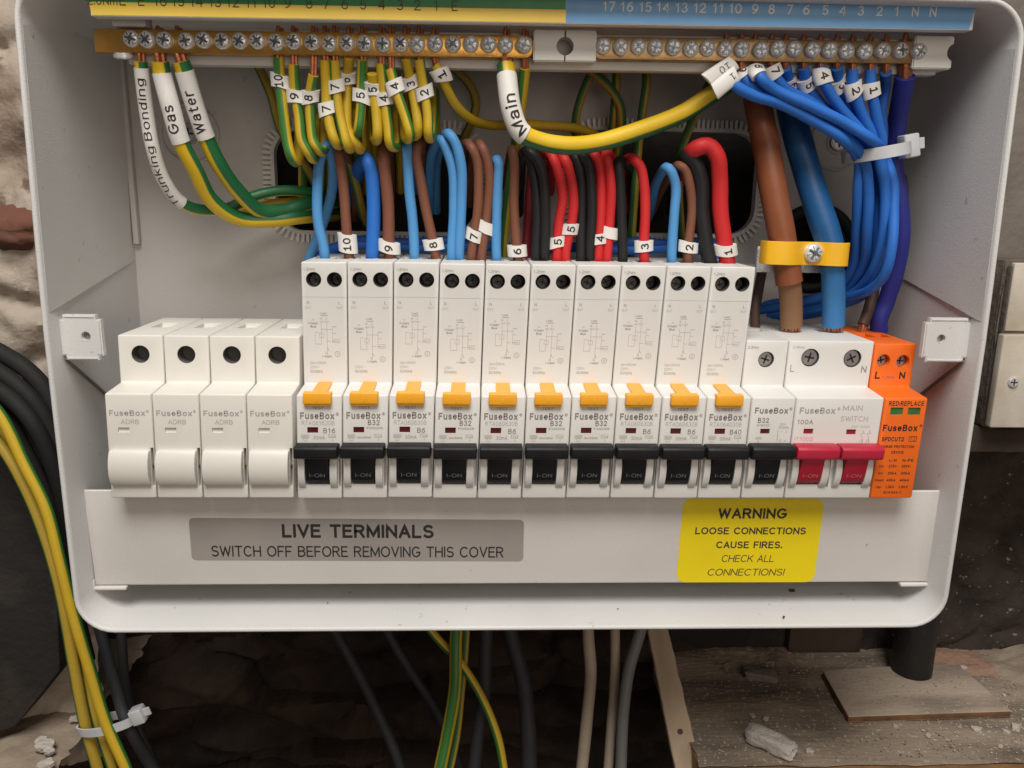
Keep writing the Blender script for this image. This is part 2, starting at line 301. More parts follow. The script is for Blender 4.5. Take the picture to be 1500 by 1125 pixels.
class Path:
    def __init__(s, pts, step=1.6):
        s.p = spline(pts, step); n = len(s.p); s.s = [0.]
        for i in range(1, n): s.s.append(s.s[-1]+(s.p[i]-s.p[i-1]).length)
        s.t = [(s.p[min(i+1, n-1)]-s.p[max(i-1, 0)]).normalized() for i in range(n)]
        s.n = []; ref = Vector((0, -1, 0))
        for i in range(n):
            v = ref-s.t[i]*ref.dot(s.t[i])
            if v.length < .02: v = Vector((0, 0, 1))-s.t[i]*s.t[i].z
            v.normalize(); s.n.append(v); ref = v
        s.L = s.s[-1]
    def frame(s, q):
        q = min(max(q, 0), s.L); import bisect
        i = max(0, min(len(s.p)-2, bisect.bisect_right(s.s, q)-1)); f = (q-s.s[i])/max(1e-9, s.s[i+1]-s.s[i])
        t = s.t[i].lerp(s.t[i+1], f).normalized(); n = s.n[i].lerp(s.n[i+1], f); n = (n-t*n.dot(t)).normalized()
        return s.p[i].lerp(s.p[i+1], f), t, n, t.cross(n)
    def near(s, pt):
        pt = Vector(pt); return min(range(len(s.p)), key=lambda i: (s.p[i]-pt).length_squared) and s.s[min(range(len(s.p)), key=lambda i: (s.p[i]-pt).length_squared)]
def tube(mb, path, r, mt, s0=0, s1=None, phase=0., twist=0., rn=None, rb=None, n=14, step=None, caps=True, wob=0., skew=0.):
    s1 = path.L if s1 is None else s1; k = max(2, int((s1-s0)/(step or 1.6)))
    rn = rn or r; rb = rb or r; V = []; F = []; U = []
    for i in range(k+1):
        q = s0+(s1-s0)*i/k; c, t_, nn, b = path.frame(q)
        w_ = 1+wob*noise.noise(Vector((q*.12, r*7, phase*9)))
        for j in range(n):
            a = 2*math.pi*j/n; V.append(c+nn*(rn*w_*math.cos(a))+b*(rb*w_*math.sin(a))+t_*(skew*rb*(math.sin(a)-.35*abs(math.sin(a)))))
    for i in range(k):
        for j in range(n):
            F.append((i*n+j, i*n+(j+1) % n, (i+1)*n+(j+1) % n, (i+1)*n+j))
            q0 = (s0+(s1-s0)*i/k); q1 = (s0+(s1-s0)*(i+1)/k); u0 = j/n+.5-phase; u1 = (j+1)/n+.5-phase
            U.append(((u0+q0*twist, q0*.1), (u1+q0*twist, q0*.1), (u1+q1*twist, q1*.1), (u0+q1*twist, q1*.1)))
    if caps:
        F.append(tuple(range(n))[::-1]); U.append(((0, 0),)*n); F.append(tuple(range(k*n, k*n+n))); U.append(((0, 0),)*n)
    mb.add(V, F, mt, U)
def wrap_text(mb, path, body, s_mid, size, r, mt, up=True, bold=.02, width=None, space=1.15, rn=None, rb=None):
    """lettering laid along a wire; up: reads against the path's direction"""
    vs, fs = text2d(body.replace('1', '¹'), size, bold, 'CENTER', 1., space)
    x0 = min(v[0] for v in vs); x1 = max(v[0] for v in vs); cx = (x0+x1)/2; q = (width/(x1-x0)) if width else 1
    rn = rn or r; rb = rb or r; V = []
    for a, b, l in vs:
        a = (a-cx)*q; b -= size/2
        if not up: a, b = -a, -b
        c, t, n, bb = path.frame(s_mid-a); e = .10+.007*l
        if rb < 1.25*rn: al = b/rb; V.append(c+n*(math.cos(al)*(rn+e))+bb*(math.sin(al)*(rb+e)))
        else: f = max(-.97, min(.97, b/rb)); V.append(c+n*(rn*math.sqrt(1-f*f)+e)+bb*b)
    mb.add(V, fs, mt)

SKEW = random.Random(4)
def cable(name, label, cat, pts, r, mt, group=None, phase=0., twist=0., copper=None, copper_end=None, tags=(), wob=.035, n=14):
    """one wire = one thing. pts: (px, py, depth). tags: dict(at=(px,py,Y), text, ...)"""
    W = [at(*p) for p in pts]; jr = random.Random(len(label)*7+len(pts)); jit = .35 if r < 3 else .5
    W = [p if k < 2 or k == len(W)-1 else p+Vector((jr.uniform(-jit, jit), jr.uniform(-jit, jit), jr.uniform(-jit, jit))) for k, p in enumerate(W)]
    P = Path(W); o = W[0]
    mb = MB(); tube(mb, P, r, mt, phase=phase, twist=twist, wob=wob, n=n); ob = mb.build(name, None, o, ang=60)
    tag(ob, label, cat, group)
    def cu(c, first):
        if first and c[1] < 90:
            st = MB(); q = Vector(at(c[0]-1, c[1]-27, 18.5)); st.cyl(q, (.1, .05, 1), .75, 4.5, 'copper', 9, .2); st.cyl(q+Vector((1.3, .6, -.4)), (-.05, .1, 1), .7, 4, 'copper', 9, .2); st.build('copper_tip', ob, o)
        A = W[0] if first else W[-1]; t = -P.t[0] if first else P.t[-1]
        Q = Path([A-t*1.5, A+t*.5, Vector(at(*c))]); m2 = MB(); k = r*.42
        for da in range(4 if r > 2.4 else 3):
            th = da*2.2; off = Vector((math.cos(th)*k, math.sin(th)*k*.8, 0)); Q2 = Path([A-t*1+off, (A+Vector(at(*c)))/2+off, Vector(at(*c))+off])
            tube(m2, Q2, r*.36, 'copper', n=8)
        m2.build('copper_end', ob, o)
    if copper: cu(copper, True)
    if copper_end: cu(copper_end, False)
    for T in tags:
        s = P.near(at(*T['at'])); h = T.get('len', 5.0)/2
        if T.get('round'):
            rr = r+.35; rn = rb = rr; s0, s1 = P.near(at(*T['from'])), P.near(at(*T['to']))
        else:
            rb = T.get('wide', max(r+1.5, 3.3)); rn = r+.35; s0, s1 = s-h, s+h
        m3 = MB(); tube(m3, P, rn, 'sleeve', s0, s1, rn=rn, rb=rb, n=40, step=.6, wob=0, skew=0 if T.get('round') else SKEW.uniform(-.32, .32))
        for q in T.get('print', ()):
            wrap_text(m3, P, q['t'], P.near(at(*q['at'])), q['size'], rn, 'ink_black', q.get('up', True), q.get('bold', .012), q.get('width'), q.get('space', 1.15), rn, rb)
        if T.get('text'):
            wrap_text(m3, P, T['text'], s+T.get('ds', 0), T.get('size', 3.3), rn, 'ink_black', T.get('up', True), .018, T.get('tw'), 1.05, rn, rb)
        m3.build('number_sleeve' if T.get('text') or not T.get('round') else 'name_sleeve', ob, o, ang=50)
    return ob
# ================================================================== the setting
def rough_sheet(name, x0, x1, nx, z0, z1, nz, f, mt, origin=(0, 0, 0)):
    mb = MB(); V = []
    for j in range(nz+1):
        for i in range(nx+1): V.append(f(x0+(x1-x0)*i/nx, z0+(z1-z0)*j/nz))
    F = [(j*(nx+1)+i, j*(nx+1)+i+1, (j+1)*(nx+1)+i+1, (j+1)*(nx+1)+i) for j in range(nz) for i in range(nx)]
    mb.add(V, F, mt); return mb.build(name, None, origin, ang=50)
def nz(x, y, z=0, s=1.): return noise.noise(Vector((x*s, y*s, z*s)))
def fr(x, y, z=0, s=1., o=4): return noise.fractal(Vector((x*s, y*s, z*s)), 1, 2, o)

M['rubble'] = mat('old_rubble_masonry', (.41, .35, .29), .9, scale=20, bump=.6, bscale=420, col2=(.27, .20, .15), thr=(.45, .68), specks=(60, (.16, .10, .07), .62, .67), detail=8)
M['rubble_red'] = mat('red_brick_masonry', (.17, .062, .036), .9, scale=60, bump=.9, bscale=260, col2=(.10, .055, .04), detail=8)
M['soot'] = mat('sooty_masonry', (.060, .045, .036), .9, scale=30, bump=1., bscale=350, col2=(.012, .010, .010), detail=10, specks=(260, (.26, .22, .18), .66, .70))
M['cement'] = mat('grey_render', (.19, .165, .14), .9, scale=22, bump=.6, bscale=300, col2=(.13, .11, .095), detail=8)
M['dark_stone'] = mat('dark_brown_stone', (.036, .021, .014), .9, scale=22, bump=1., bscale=300, col2=(.010, .007, .005), thr=(.4, .66), detail=8)
M['beam'] = mat('dark_timber', (.075, .05, .034), .85, scale=30, bump=.6, bscale=260, col2=(.02, .015, .012), detail=9)
M['patt'] = mat('grey_brown_mortar', (.15, .125, .10), .9, scale=40, bump=.8, bscale=300, col2=(.05, .04, .033), detail=9)
M['slate'] = mat('dark_slate', (.014, .0125, .011), .85, scale=30, bump=.8, bscale=240, col2=(.045, .036, .029), detail=9, thr=(.5, .75))
M['board'] = mat('dusty_old_board', (.33, .26, .195), .85, scale=26, bump=.6, bscale=300, col2=(.055, .045, .036), detail=10, thr=(.42, .72), stretch=(.35, 1.6, 1), specks=(420, (.50, .44, .36), .60, .66))
M['board_edge'] = mat('raw_board_edge', (.33, .18, .08), .8, scale=60, bump=.5, bscale=300, var=.2)
M['ply'] = mat('plywood_face', (.46, .37, .29), .8, scale=30, bump=.4, bscale=300, col2=(.17, .135, .11), detail=10, thr=(.48, .72), stretch=(.4, 1.5, 1), specks=(500, (.55, .49, .42), .62, .68))
M['ply_edge'] = mat('plywood_edge', (.19, .10, .045), .85, scale=120, bump=.4, bscale=400, var=.25)
M['mortar'] = mat('pale_mortar', (.55, .50, .45), .9, scale=90, bump=.8, bscale=500, var=.15)
M['dust'] = mat('plaster_dust', (.36, .29, .22), .95, scale=40, bump=.8, bscale=300, col2=(.20, .15, .11), detail=8)
M['brick_dust'] = mat('red_brick_dust', (.36, .19, .13), .95, scale=60, bump=.8, bscale=400, col2=(.30, .22, .16), detail=8)
M['timber'] = mat('weathered_timber', (.50, .39, .28), .8, scale=40, bump=.5, bscale=260, stretch=(1, 1, .12), col2=(.22, .165, .115), detail=8)
M['pipe'] = mat('black_tarred_pipe', (.011, .011, .011), .45, scale=40, bump=.7, bscale=200, var=.3)
M['old_white'] = mat('aged_cream_plastic', (.60, .555, .48), .5, scale=40, bump=.1, bscale=600, col2=(.40, .34, .26), detail=7)

def stone_y(x, z, base, amp):
    d = noise.voronoi(Vector((x*.016, z*.024, 3.3)))[0]
    return base - amp*min(1, (d[1]-d[0])*3.5) - amp*.6*fr(x, z, 0, .03)
# masonry left of the box, split into a pale upper part, a red patch and lower stones
def shp(x, z): return Vector((x, stone_y(x, z, 96, 9)-2.2*fr(x, z, 8, .11)-.9*fr(x, z, 3, .4), z))
tag(rough_sheet('masonry_wall', -260, -60, 110, -230, 260, 180, shp, 'rubble'), 'rough pale rubble stone wall left of the white box', 'wall')
def redp(x, z):
    return Vector((x, 84-6*math.sqrt(max(0, 1-((x+74)/26)**2-((z-57)/16)**2))-2.5*fr(x, z, 4, .08), z))
rb = MB(); V = []; n_ = 34
for j in range(9):
    for i in range(n_):
        a = 2*math.pi*i/n_; k = j/8*(1+.16*fr(math.cos(a)*3, math.sin(a)*3, 9, .9)); x = -76+24*k*math.cos(a); z = 57+13*k*math.sin(a)
        V.append(Vector((x, 80+16*(j/8)**3-2.2*fr(x, z, 4, .16), z)))
rb.add(V, [(j*n_+i, j*n_+(i+1) % n_, (j+1)*n_+(i+1) % n_, (j+1)*n_+i) for j in range(8) for i in range(n_)], 'rubble_red')
tag(rb.build('red_brick', None, (-76, 84, 57), ang=60), 'broken red brick showing in the rubble wall left of the box', 'brick')
# right of the box: grey render above, soot-black masonry below
def grey(x, z): return Vector((x, 88-2.2*fr(x, z, 7, .02)-.5*fr(x, z, 2, .15), z))
tag(rough_sheet('rendered_wall', 318, 620, 70, 10, 270, 70, grey, 'cement'), 'grey rendered wall right of the white box', 'wall')
def sooty(x, z): return Vector((x, 156+stone_y(x, z, 0, 6)-2.5*fr(x, z, 3, .05)-1.2*fr(x, z, 1, .2), z))
tag(rough_sheet('soot_blackened_wall', 386, 760, 150, -230, 40, 110, sooty, 'soot'), 'soot blackened masonry below the grey rendered wall', 'wall')
bm_ = MB(); bb_ = prism_bm([(68, -44), (92, -45), (92, -30), (69, -30.5)], 'x', 352, 620, .8, 2)
bmesh.ops.subdivide_edges(bb_, edges=[e for e in bb_.edges if (e.verts[0].co-e.verts[1].co).length > 150], cuts=40)
for v in bb_.verts: v.co.z += 1.2*fr(v.co.x, v.co.y, 0, .05); v.co.y += .8*fr(v.co.x, v.co.z, 4, .06)
bm_.bm(bb_, 'beam'); tag(bm_.build('timber_beam', None, (480, 80, -44), ang=50), 'dark brown timber beam below the old switch box', 'beam')
bm_ = MB(); bb_ = prism_bm([(64.3, -31), (90, -31), (90, 51), (65.8, 51)], 'x', 386.5, 470, 1, 2)
bmesh.ops.subdivide_edges(bb_, edges=bb_.edges[:], cuts=14)
for v in bb_.verts: v.co += Vector((1, .6, 1))*(1.4*fr(v.co.x, v.co.z, v.co.y, .07))
bm_.bm(bb_, 'patt'); tag(bm_.build('mounting_block', None, (395, 84, -30), ang=60), 'rough grey brown block carrying the old switch box', 'block')
# back of the recess under the box
def deep(x, z):
    d, pp_ = noise.voronoi(Vector((x*.010+.2*fr(x, z, 1, .02), z*.036, 1.7))); c = noise.cell(pp_[0]*9.7)
    return Vector((x, 180-16*min(1, (d[1]-d[0])*2.6)-13*c-3.5*fr(x, z, 5, .04)-1.2*fr(x, z, 2, .2), z))
tag(rough_sheet('recess_wall', -260, 330, 240, -332, -40, 130, deep, 'dark_stone'), 'dark stone wall at the back of the recess under the box', 'wall')
mb_ = MB(); mb_.box(-72, 345, 106, 112, -70, 268, 'slate', 1); tag(mb_.build('dark_entry_backing', None, (160, 102, -70)), 'dark board added behind the white box to keep its cable entries black', 'board')  # added behind the box so the cable entries stay dark
g = MB(); g.box(-900, 900, -340, 420, -345, -331, 'dark_stone'); tag(g.build('ground', None, (0, 0, -331)), 'dark floor of the recess', None, None, 'structure')
# worn shelf board on the right
def shelf_bm():
    mb = MB(); nx, ny = 90, 50; x0, x1, y0, y1 = 254.5, 640, 46, 158; V = []
    for j in range(ny+1):
        for i in range(nx+1):
            x = x0+(x1-x0)*i/nx; y = y0+(y1-y0)*j/ny
            V.append(Vector((x+(1.2*fr(0, y, 0, .1) if i == 0 else 0), y+(1.0*fr(x, 3, 0, .05) if j == 0 else 0), -204+.8*fr(x, y, 0, .03)+.35*fr(x*.15, y, 5, .5))))
    F = [(j*(nx+1)+i, j*(nx+1)+i+1, (j+1)*(nx+1)+i+1, (j+1)*(nx+1)+i) for j in range(ny) for i in range(nx)]
    mb.add(V, F, 'board'); return mb
sh = shelf_bm(); o = sh.build('shelf_board', None, (400, 100, -204), ang=60)
tag(o, 'dusty dark timber shelf board under the right side of the box', 'shelf board')
e = MB(); e.box(254.8, 640, 46.6, 157, -224, -205.2, 'board_edge'); e.build('sawn_edge', o, (400, 100, -204))
# upright boards closing the back of the shelf
p = MB(); p.box(250, 338, 156, 164, -204, 60, 'slate', 1); tag(p.build('back_board', None, (290, 158, -204)), 'near black board standing at the back of the shelf', 'board')
p = MB(); p.box(339, 386, 150, 158, -203.6, 60, 'beam', 1); tag(p.build('back_panel_board', None, (360, 152, -204)), 'brown wooden panel at the back of the shelf beside the black pipe', 'board')
# sloping plywood offcut
q = [atz(1205, 982, -199), atz(1243, 1049, -199), atz(1482, 1041, -199), atz(1402, 972, -199), atz(1290, 976, -199)]
b = prism_bm([(v.x, v.y) for v in q], 'z', -203.2, -199, .5, 2)
po = MB(); po.bm(b, 'ply'); po.m('ply_edge')
for i, f in enumerate(po.f):
    zz = [po.v[k].z for k in f]
    if max(zz)-min(zz) > 2: po.mi[i] = 1
tag(po.build('plywood_offcut', None, (390, 100, -203)), 'pale plywood offcut lying on the dusty shelf', 'offcut')
# black soil pipe
pp = MB(); f0 = atz(1333, 990, -203); R_ = 11.6
V = []; n_ = 40; lv = [0, 4, 10, 30, 55, 58, 62, 90, 130, 170, 208]
for k, hh in enumerate(lv):
    for i in range(n_):
        a = 2*math.pi*i/n_; r = R_*(1+.02*fr(math.cos(a)*2, math.sin(a)*2, hh, .4)); V.append(Vector((f0.x+r*math.cos(a), f0.y+r*math.sin(a), -199+hh)))
pp.add(V, [(k*n_+i, k*n_+(i+1) % n_, (k+1)*n_+(i+1) % n_, (k+1)*n_+i) for k in range(len(lv)-1) for i in range(n_)]+[tuple(range(n_))[::-1], tuple(range((len(lv)-1)*n_, len(lv)*n_))], "pipe")
tag(pp.build('waste_pipe', None, (f0.x, f0.y, -199), ang=60), 'black tarred pipe standing on the plywood offcut', 'pipe')
# rubble
def chunk(name, c, rx, ry, rz, rot, mt, label, cat, seed=0, group=None, cut=.75):
    b = bmesh.new(); bmesh.ops.create_icosphere(b, subdivisions=4, radius=1)
    for v in b.verts:
        p = v.co.normalized(); d = 1/max(abs(p.x)**5+abs(p.y)**5+abs(p.z)**5, 1e-6)**.2
        d *= 1+.16*fr(p.x+seed, p.y, p.z, 1.5)+.05*fr(p.x, p.y+seed, p.z, 5); v.co = p*d
    mt_ = Matrix.Translation(Vector(c)) @ Matrix.Rotation(rot, 4, 'Z') @ Matrix.Diagonal((rx, ry, rz, 1))
    mb = MB(); mb.bm(b, mt, mt_); b.free(); o = mb.build(name, None, c, ang=35); return tag(o, label, cat, group)
c = atz(1128, 1092, -202); chunk('mortar_lump', (c.x, c.y, -199.5), 12.5, 5.2, 4.2, -.75, 'mortar', 'pale chunk of broken mortar lying on the dusty shelf', 'rubble', 3)
c = atz(1113, 990, -203); chunk('flat_pebble', (c.x, c.y, -202.0), 9, 5, 2.6, -.3, 'cement', 'flat dusty pebble at the back of the shelf', 'pebble', 5)
for i, (px, py, s) in enumerate([(1430, 1068, 2.2), (1488, 1065, 2.4), (1475, 1072, 1.6), (1186, 1100, 2.0), (1122, 1052, 1.6), (1102, 1048, 1.5), (1312, 1063, 1.4), (1360, 1077, 1.5), (1405, 1012, 1.3), (1412, 978, 1.9), (1466, 1093, 1.2)]):
    c = atz(px, py, -203); chunk('mortar_crumb', (c.x, c.y, -203.2), s, s*.8, s*.6, i, 'mortar', 'small pale crumb of mortar on the shelf', 'crumb', i, 'mortar crumbs on the shelf')
def scatter(name, px0, px1, py0, py1, z, n, s0, s1, mt, label, cat):
    mb = MB(); r = random.Random(hash(px0) % 999+5)
    for k in range(n):
        c = atz(r.uniform(px0, px1), r.uniform(py0, py1), z); s = r.uniform(s0, s1)*(1 if r.random() < .85 else 1.8)
        b = bmesh.new(); bmesh.ops.create_icosphere(b, subdivisions=1, radius=s)
        for v in b.verts: v.co = v.co*r.uniform(.6, 1.2); v.co.z *= .7
        mb.bm(b, mt, Matrix.Translation(c)); b.free()
    o = mb.build(name, None, (0, 0, z)); tag(o, label, cat, None, 'stuff')
scatter('grit', 1040, 1500, 1000, 1112, -203.4, 420, .25, .7, 'dust', 'fine grit over the shelf', 'grit')
scatter('plaster_specks', 1240, 1500, 975, 1105, -203.2, 120, .3, .75, 'mortar', 'pale plaster specks over the shelf', 'grit')
scatter('plywood_dust', 1230, 1420, 985, 1035, -198.9, 160, .2, .5, 'dust', 'grit on the plywood offcut', 'grit')
# dust bank at the foot of the black wall
def bank(name, x0, x1, y0, y1, h, mt, label, sd):
    def f(x, y):
        u = (x-x0)/(x1-x0); v = (y-y0)/(y1-y0); e = max(0, min(1, 6*u*(1-u)))*max(0, min(1, 2.2*v))
        return Vector((x, y, -204.6+h*e*(.6+.6*fr(x, y, sd, .05))+.5*fr(x, y, sd, .3)))
    mb = MB(); nx, ny = 60, 30
    V = [f(x0+(x1-x0)*i/nx, y0+(y1-y0)*j/ny) for j in range(ny+1) for i in range(nx+1)]
    mb.add(V, [(j*(nx+1)+i, j*(nx+1)+i+1, (j+1)*(nx+1)+i+1, (j+1)*(nx+1)+i) for j in range(ny) for i in range(nx)], mt)
    tag(mb.build(name, None, ((x0+x1)/2, (y0+y1)/2, -204), ang=60), label, 'dust', None, 'stuff')
bank('brick_dust', 408, 470, 112, 150, 3, 'brick_dust', 'red brick dust heaped by the sooty wall', 1)
bank('plaster_dust', 450, 640, 96, 150, 7, 'dust', 'pale plaster dust along the sooty wall', 2)
bank('floor_dust', 282, 352, 118, 156, 2.4, 'board', 'grey brown dust at the back of the shelf', 3)
# left: dark slate slab and rubble ledge
s = MB(); L0, L1, L2 = at(-60, 545, 58), at(78, 545, 62), at(74, 1000, 62)
sl = prism_bm([(-190, -14), (-120, -12), (-70, -18), (-62, -34), (-62.5, -110), (-66, -158), (-92, -190), (-190, -220)], 'y', 64, 92, 1.5, 2)
for v in sl.verts: v.co.y += 1.5*fr(v.co.x, v.co.z, 0, .05)
s.bm(sl, 'slate'); tag(s.build('slate_slab', None, (-120, 78, -190)), 'dark slate slab leaning behind the earth cables', 'slab')
def ledge(x, y): return Vector((x, y, -200+4*fr(x, y, 1, .02)+1.2*fr(x, y, 2, .12)))
mb = MB(); nx, ny = 60, 50; V = [ledge(-260+(196+5*fr(j*.3, 1, 0))*i/nx, 20+150*j/ny) for j in range(ny+1) for i in range(nx+1)]
mb.add(V, [(j*(nx+1)+i, j*(nx+1)+i+1, (j+1)*(nx+1)+i+1, (j+1)*(nx+1)+i) for j in range(ny) for i in range(nx)], 'dust')
tag(mb.build('stone_ledge', None, (-120, 90, -200), ang=60), 'dusty rubble ledge below the left of the box', 'ledge')
for i, (px, py, s_) in enumerate([(66, 1092, 4.2), (60, 1085, 2.8), (72, 1100, 2.6), (67, 1120, 3.4), (52, 988, 2), (108, 1053, 2.2)]):
    c = atz(px, py, -197); chunk('plaster_flake', (c.x, c.y, c.z), s_, s_*.8, s_*.5, i*1.3, 'mortar', 'white plaster flake on the rubble ledge at lower left', 'flake', i+20, 'plaster flakes on the ledge')
# leaning timber lath
A, B = at(958, 900, 92), at(1014, 1160, 58); d = (B-A).normalized(); sx = Vector((1, 0, 0)); sx = (sx-d*sx.dot(d)).normalized(); sy = d.cross(sx)
tb = bmesh.new(); bmesh.ops.create_cube(tb, size=1); Ln = (B-A).length
for v in tb.verts:
    k = v.co.z+.5; wd = 10.8+3.0*k; v.co = A+d*(Ln*k)+sx*(v.co.x*wd)+sy*(v.co.y*5)
bmesh.ops.subdivide_edges(tb, edges=[e for e in tb.edges if abs((e.verts[0].co-e.verts[1].co).length-Ln) < 8], cuts=40)
for v in tb.verts: v.co += sx*(.5*fr(v.co.x*.3, v.co.z, 0, .12))
bmesh.ops.bevel(tb, geom=[e for e in tb.edges if e.calc_face_angle(0) > 1], offset=.5, segments=1, affect='EDGES')
mb = MB(); mb.bm(tb, 'timber'); kn = at(995, 1072, 0); kk = A+d*((995-963)/49*Ln*.66)
ob = mb.build('timber_lath', None, A, ang=40); tag(ob, 'pale weathered timber lath leaning below the box', 'timber')
k2 = MB(); kc = A+d*(Ln*.66)-sy*2.5; kc = kc if (kc-CAM).length < (A+d*(Ln*.66)+sy*2.5-CAM).length else A+d*(Ln*.66)+sy*2.5
k2.cyl(kc, sy, 1.5, .5, 'brown_dk', 16); k2.build('nail_hole', ob, A)
# old cream switch plate on the right
sb = empty('switch_plate', (405, 84, -28), 'old cream switch box on the grey wall right of the consumer unit', 'switch box')
a0, a1 = at(1476, 384, 60), at(1464, 490, 60); oo = (405, 84, -28)
b1 = MB(); b1.box(388.2, 460, 61, 64.2, 17.6, 49.5, 'old_white', .8, 3); b1.build('upper_block', sb, oo)
b1 = MB(); b1.box(385.4, 460, 57, 61.8, -28.4, 16.6, 'old_white', .9, 3); b1.build('face_plate', sb, oo); b1 = MB(); b1.box(387.5, 455, 61.7, 65.2, -27, 48, 'patt', .3); b1.build('back_box', sb, oo)
sc_ = at(1485, 560, 56.2); b2 = MB(); b2.cyl((sc_.x, 56.6, sc_.z), (0, 1, 0), 2.5, 1.6, 'zinc', 24, .4); b2.box(sc_.x-1.7, sc_.x+1.7, 55.72, 56, sc_.z-.3, sc_.z+.3, 'hole'); b2.box(sc_.x-.3, sc_.x+.3, 55.7, 56, sc_.z-1.7, sc_.z+1.7, 'hole'); b2.build('fixing_screw', sb, oo)

# ================================================================== the enclosure
ENO = (160, 76, -99)
en = empty('enclosure', ENO, 'open white plastic consumer unit box holding the breakers', 'enclosure')
def rr(ins, n=9, r=15.):
    x0, x1, z0, z1 = -20.0+ins, 338.6-ins, -99.2+ins, 146.9-ins; r = max(2, r-ins); out = []
    for cx, cz, a0 in ((x1-r, z1-r, 0), (x0+r, z1-r, 90), (x0+r, z0+r, 180), (x1-r, z0+r, 270)):
        for k in range(n):
            a = math.radians(a0+90*k/(n-1)); out.append((cx+r*math.cos(a), cz+r*math.sin(a)))
    # edges between the corners get extra points so the taper of the upper half can bend
    full = []
    for i, p in enumerate(out):
        q = out[(i+1) % len(out)]; full.append(p)
        dz = abs(q[1]-p[1])
        if dz > 60:
            for t in (.2, .4, .5, .6, .66, .72, .8, .9): full.append((p[0]+(q[0]-p[0])*t, p[1]+(q[1]-p[1])*t))
        elif abs(q[0]-p[0]) > 60:
            for t in (.2, .4, .6, .8): full.append((p[0]+(q[0]-p[0])*t, p[1]+(q[1]-p[1])*t))
    res = []
    for x, z in full:
        k = max(0, (z-30)/116.); s = 1 if x < 160 else -1; res.append((x+s*2.6*k, z))
    return res
loops = [(78, 1.2), (0, 0), (-2.4, 0.05), (-3.0, .5), (-3.1, 1.0), (-2.8, 1.7), (-2.0, 2.1), (20, 2.5), (50, 2.9), (75.9, 3.3)]
mb = MB(); V = []; nn = len(rr(0))
for y, i in loops: V += [Vector((x, y, z)) for x, z in rr(i)]
mb.add(V, [(k*nn+i, k*nn+(i+1) % nn, (k+1)*nn+(i+1) % nn, (k+1)*nn+i) for k in range(len(loops)-1) for i in range(nn)], 'box')
mb.build('shell', en, ENO, ang=50)
# liners: the upper half of each side wall is a touch thicker, with a step across it
for s_ in (-1, 1):
    mb = MB(); xw = (-17.4 if s_ < 0 else 336.0); V = []
    pr = [(-1.5, 33, 0), (-1.5, 34.5, 1.3), (8, 37, 1.4), (70, 49, 1.4), (75, 50, 1.4), (75, 142, 1.4), (-1.0, 133, 1.4)]
    poly = [(-1.9, 30), (10, 33), (73, 44), (73, 138), (-1.9, 131)]
    b = bmesh.new(); A = []; B = []
    for y, z in poly:
        tap = 2.6*max(0, (z-30)/116.); x = xw - s_*tap; A.append(b.verts.new((x+s_*1.5, y, z))); B.append(b.verts.new((x-s_*(-.45 if y < 0 else 1.1), y, z)))
    b.faces.new(A); b.faces.new(B[::-1]); n_ = len(A)
    for i in range(n_): b.faces.new((A[i], B[i], B[(i+1) % n_], A[(i+1) % n_]))
    bmesh.ops.recalc_face_normals(b, faces=b.faces[:]); bmesh.ops.bevel(b, geom=[e for e in b.edges if e.calc_face_angle(0) > .5], offset=.6, segments=2, affect='EDGES')
    mb.bm(b, 'box'); b.free(); mb.build('side_liner', en, ENO, ang=50)
# corner rails beside the back panel
for s_, x in ((-1, -15.4), (1, 334.2)):
    mb = MB(); mb.box(min(x, x-s_*2.6), max(x, x-s_*2.6), 72.5, 76, 52 if s_ < 0 else -60, 139, 'back', .5); mb.build('corner_rail', en, ENO)
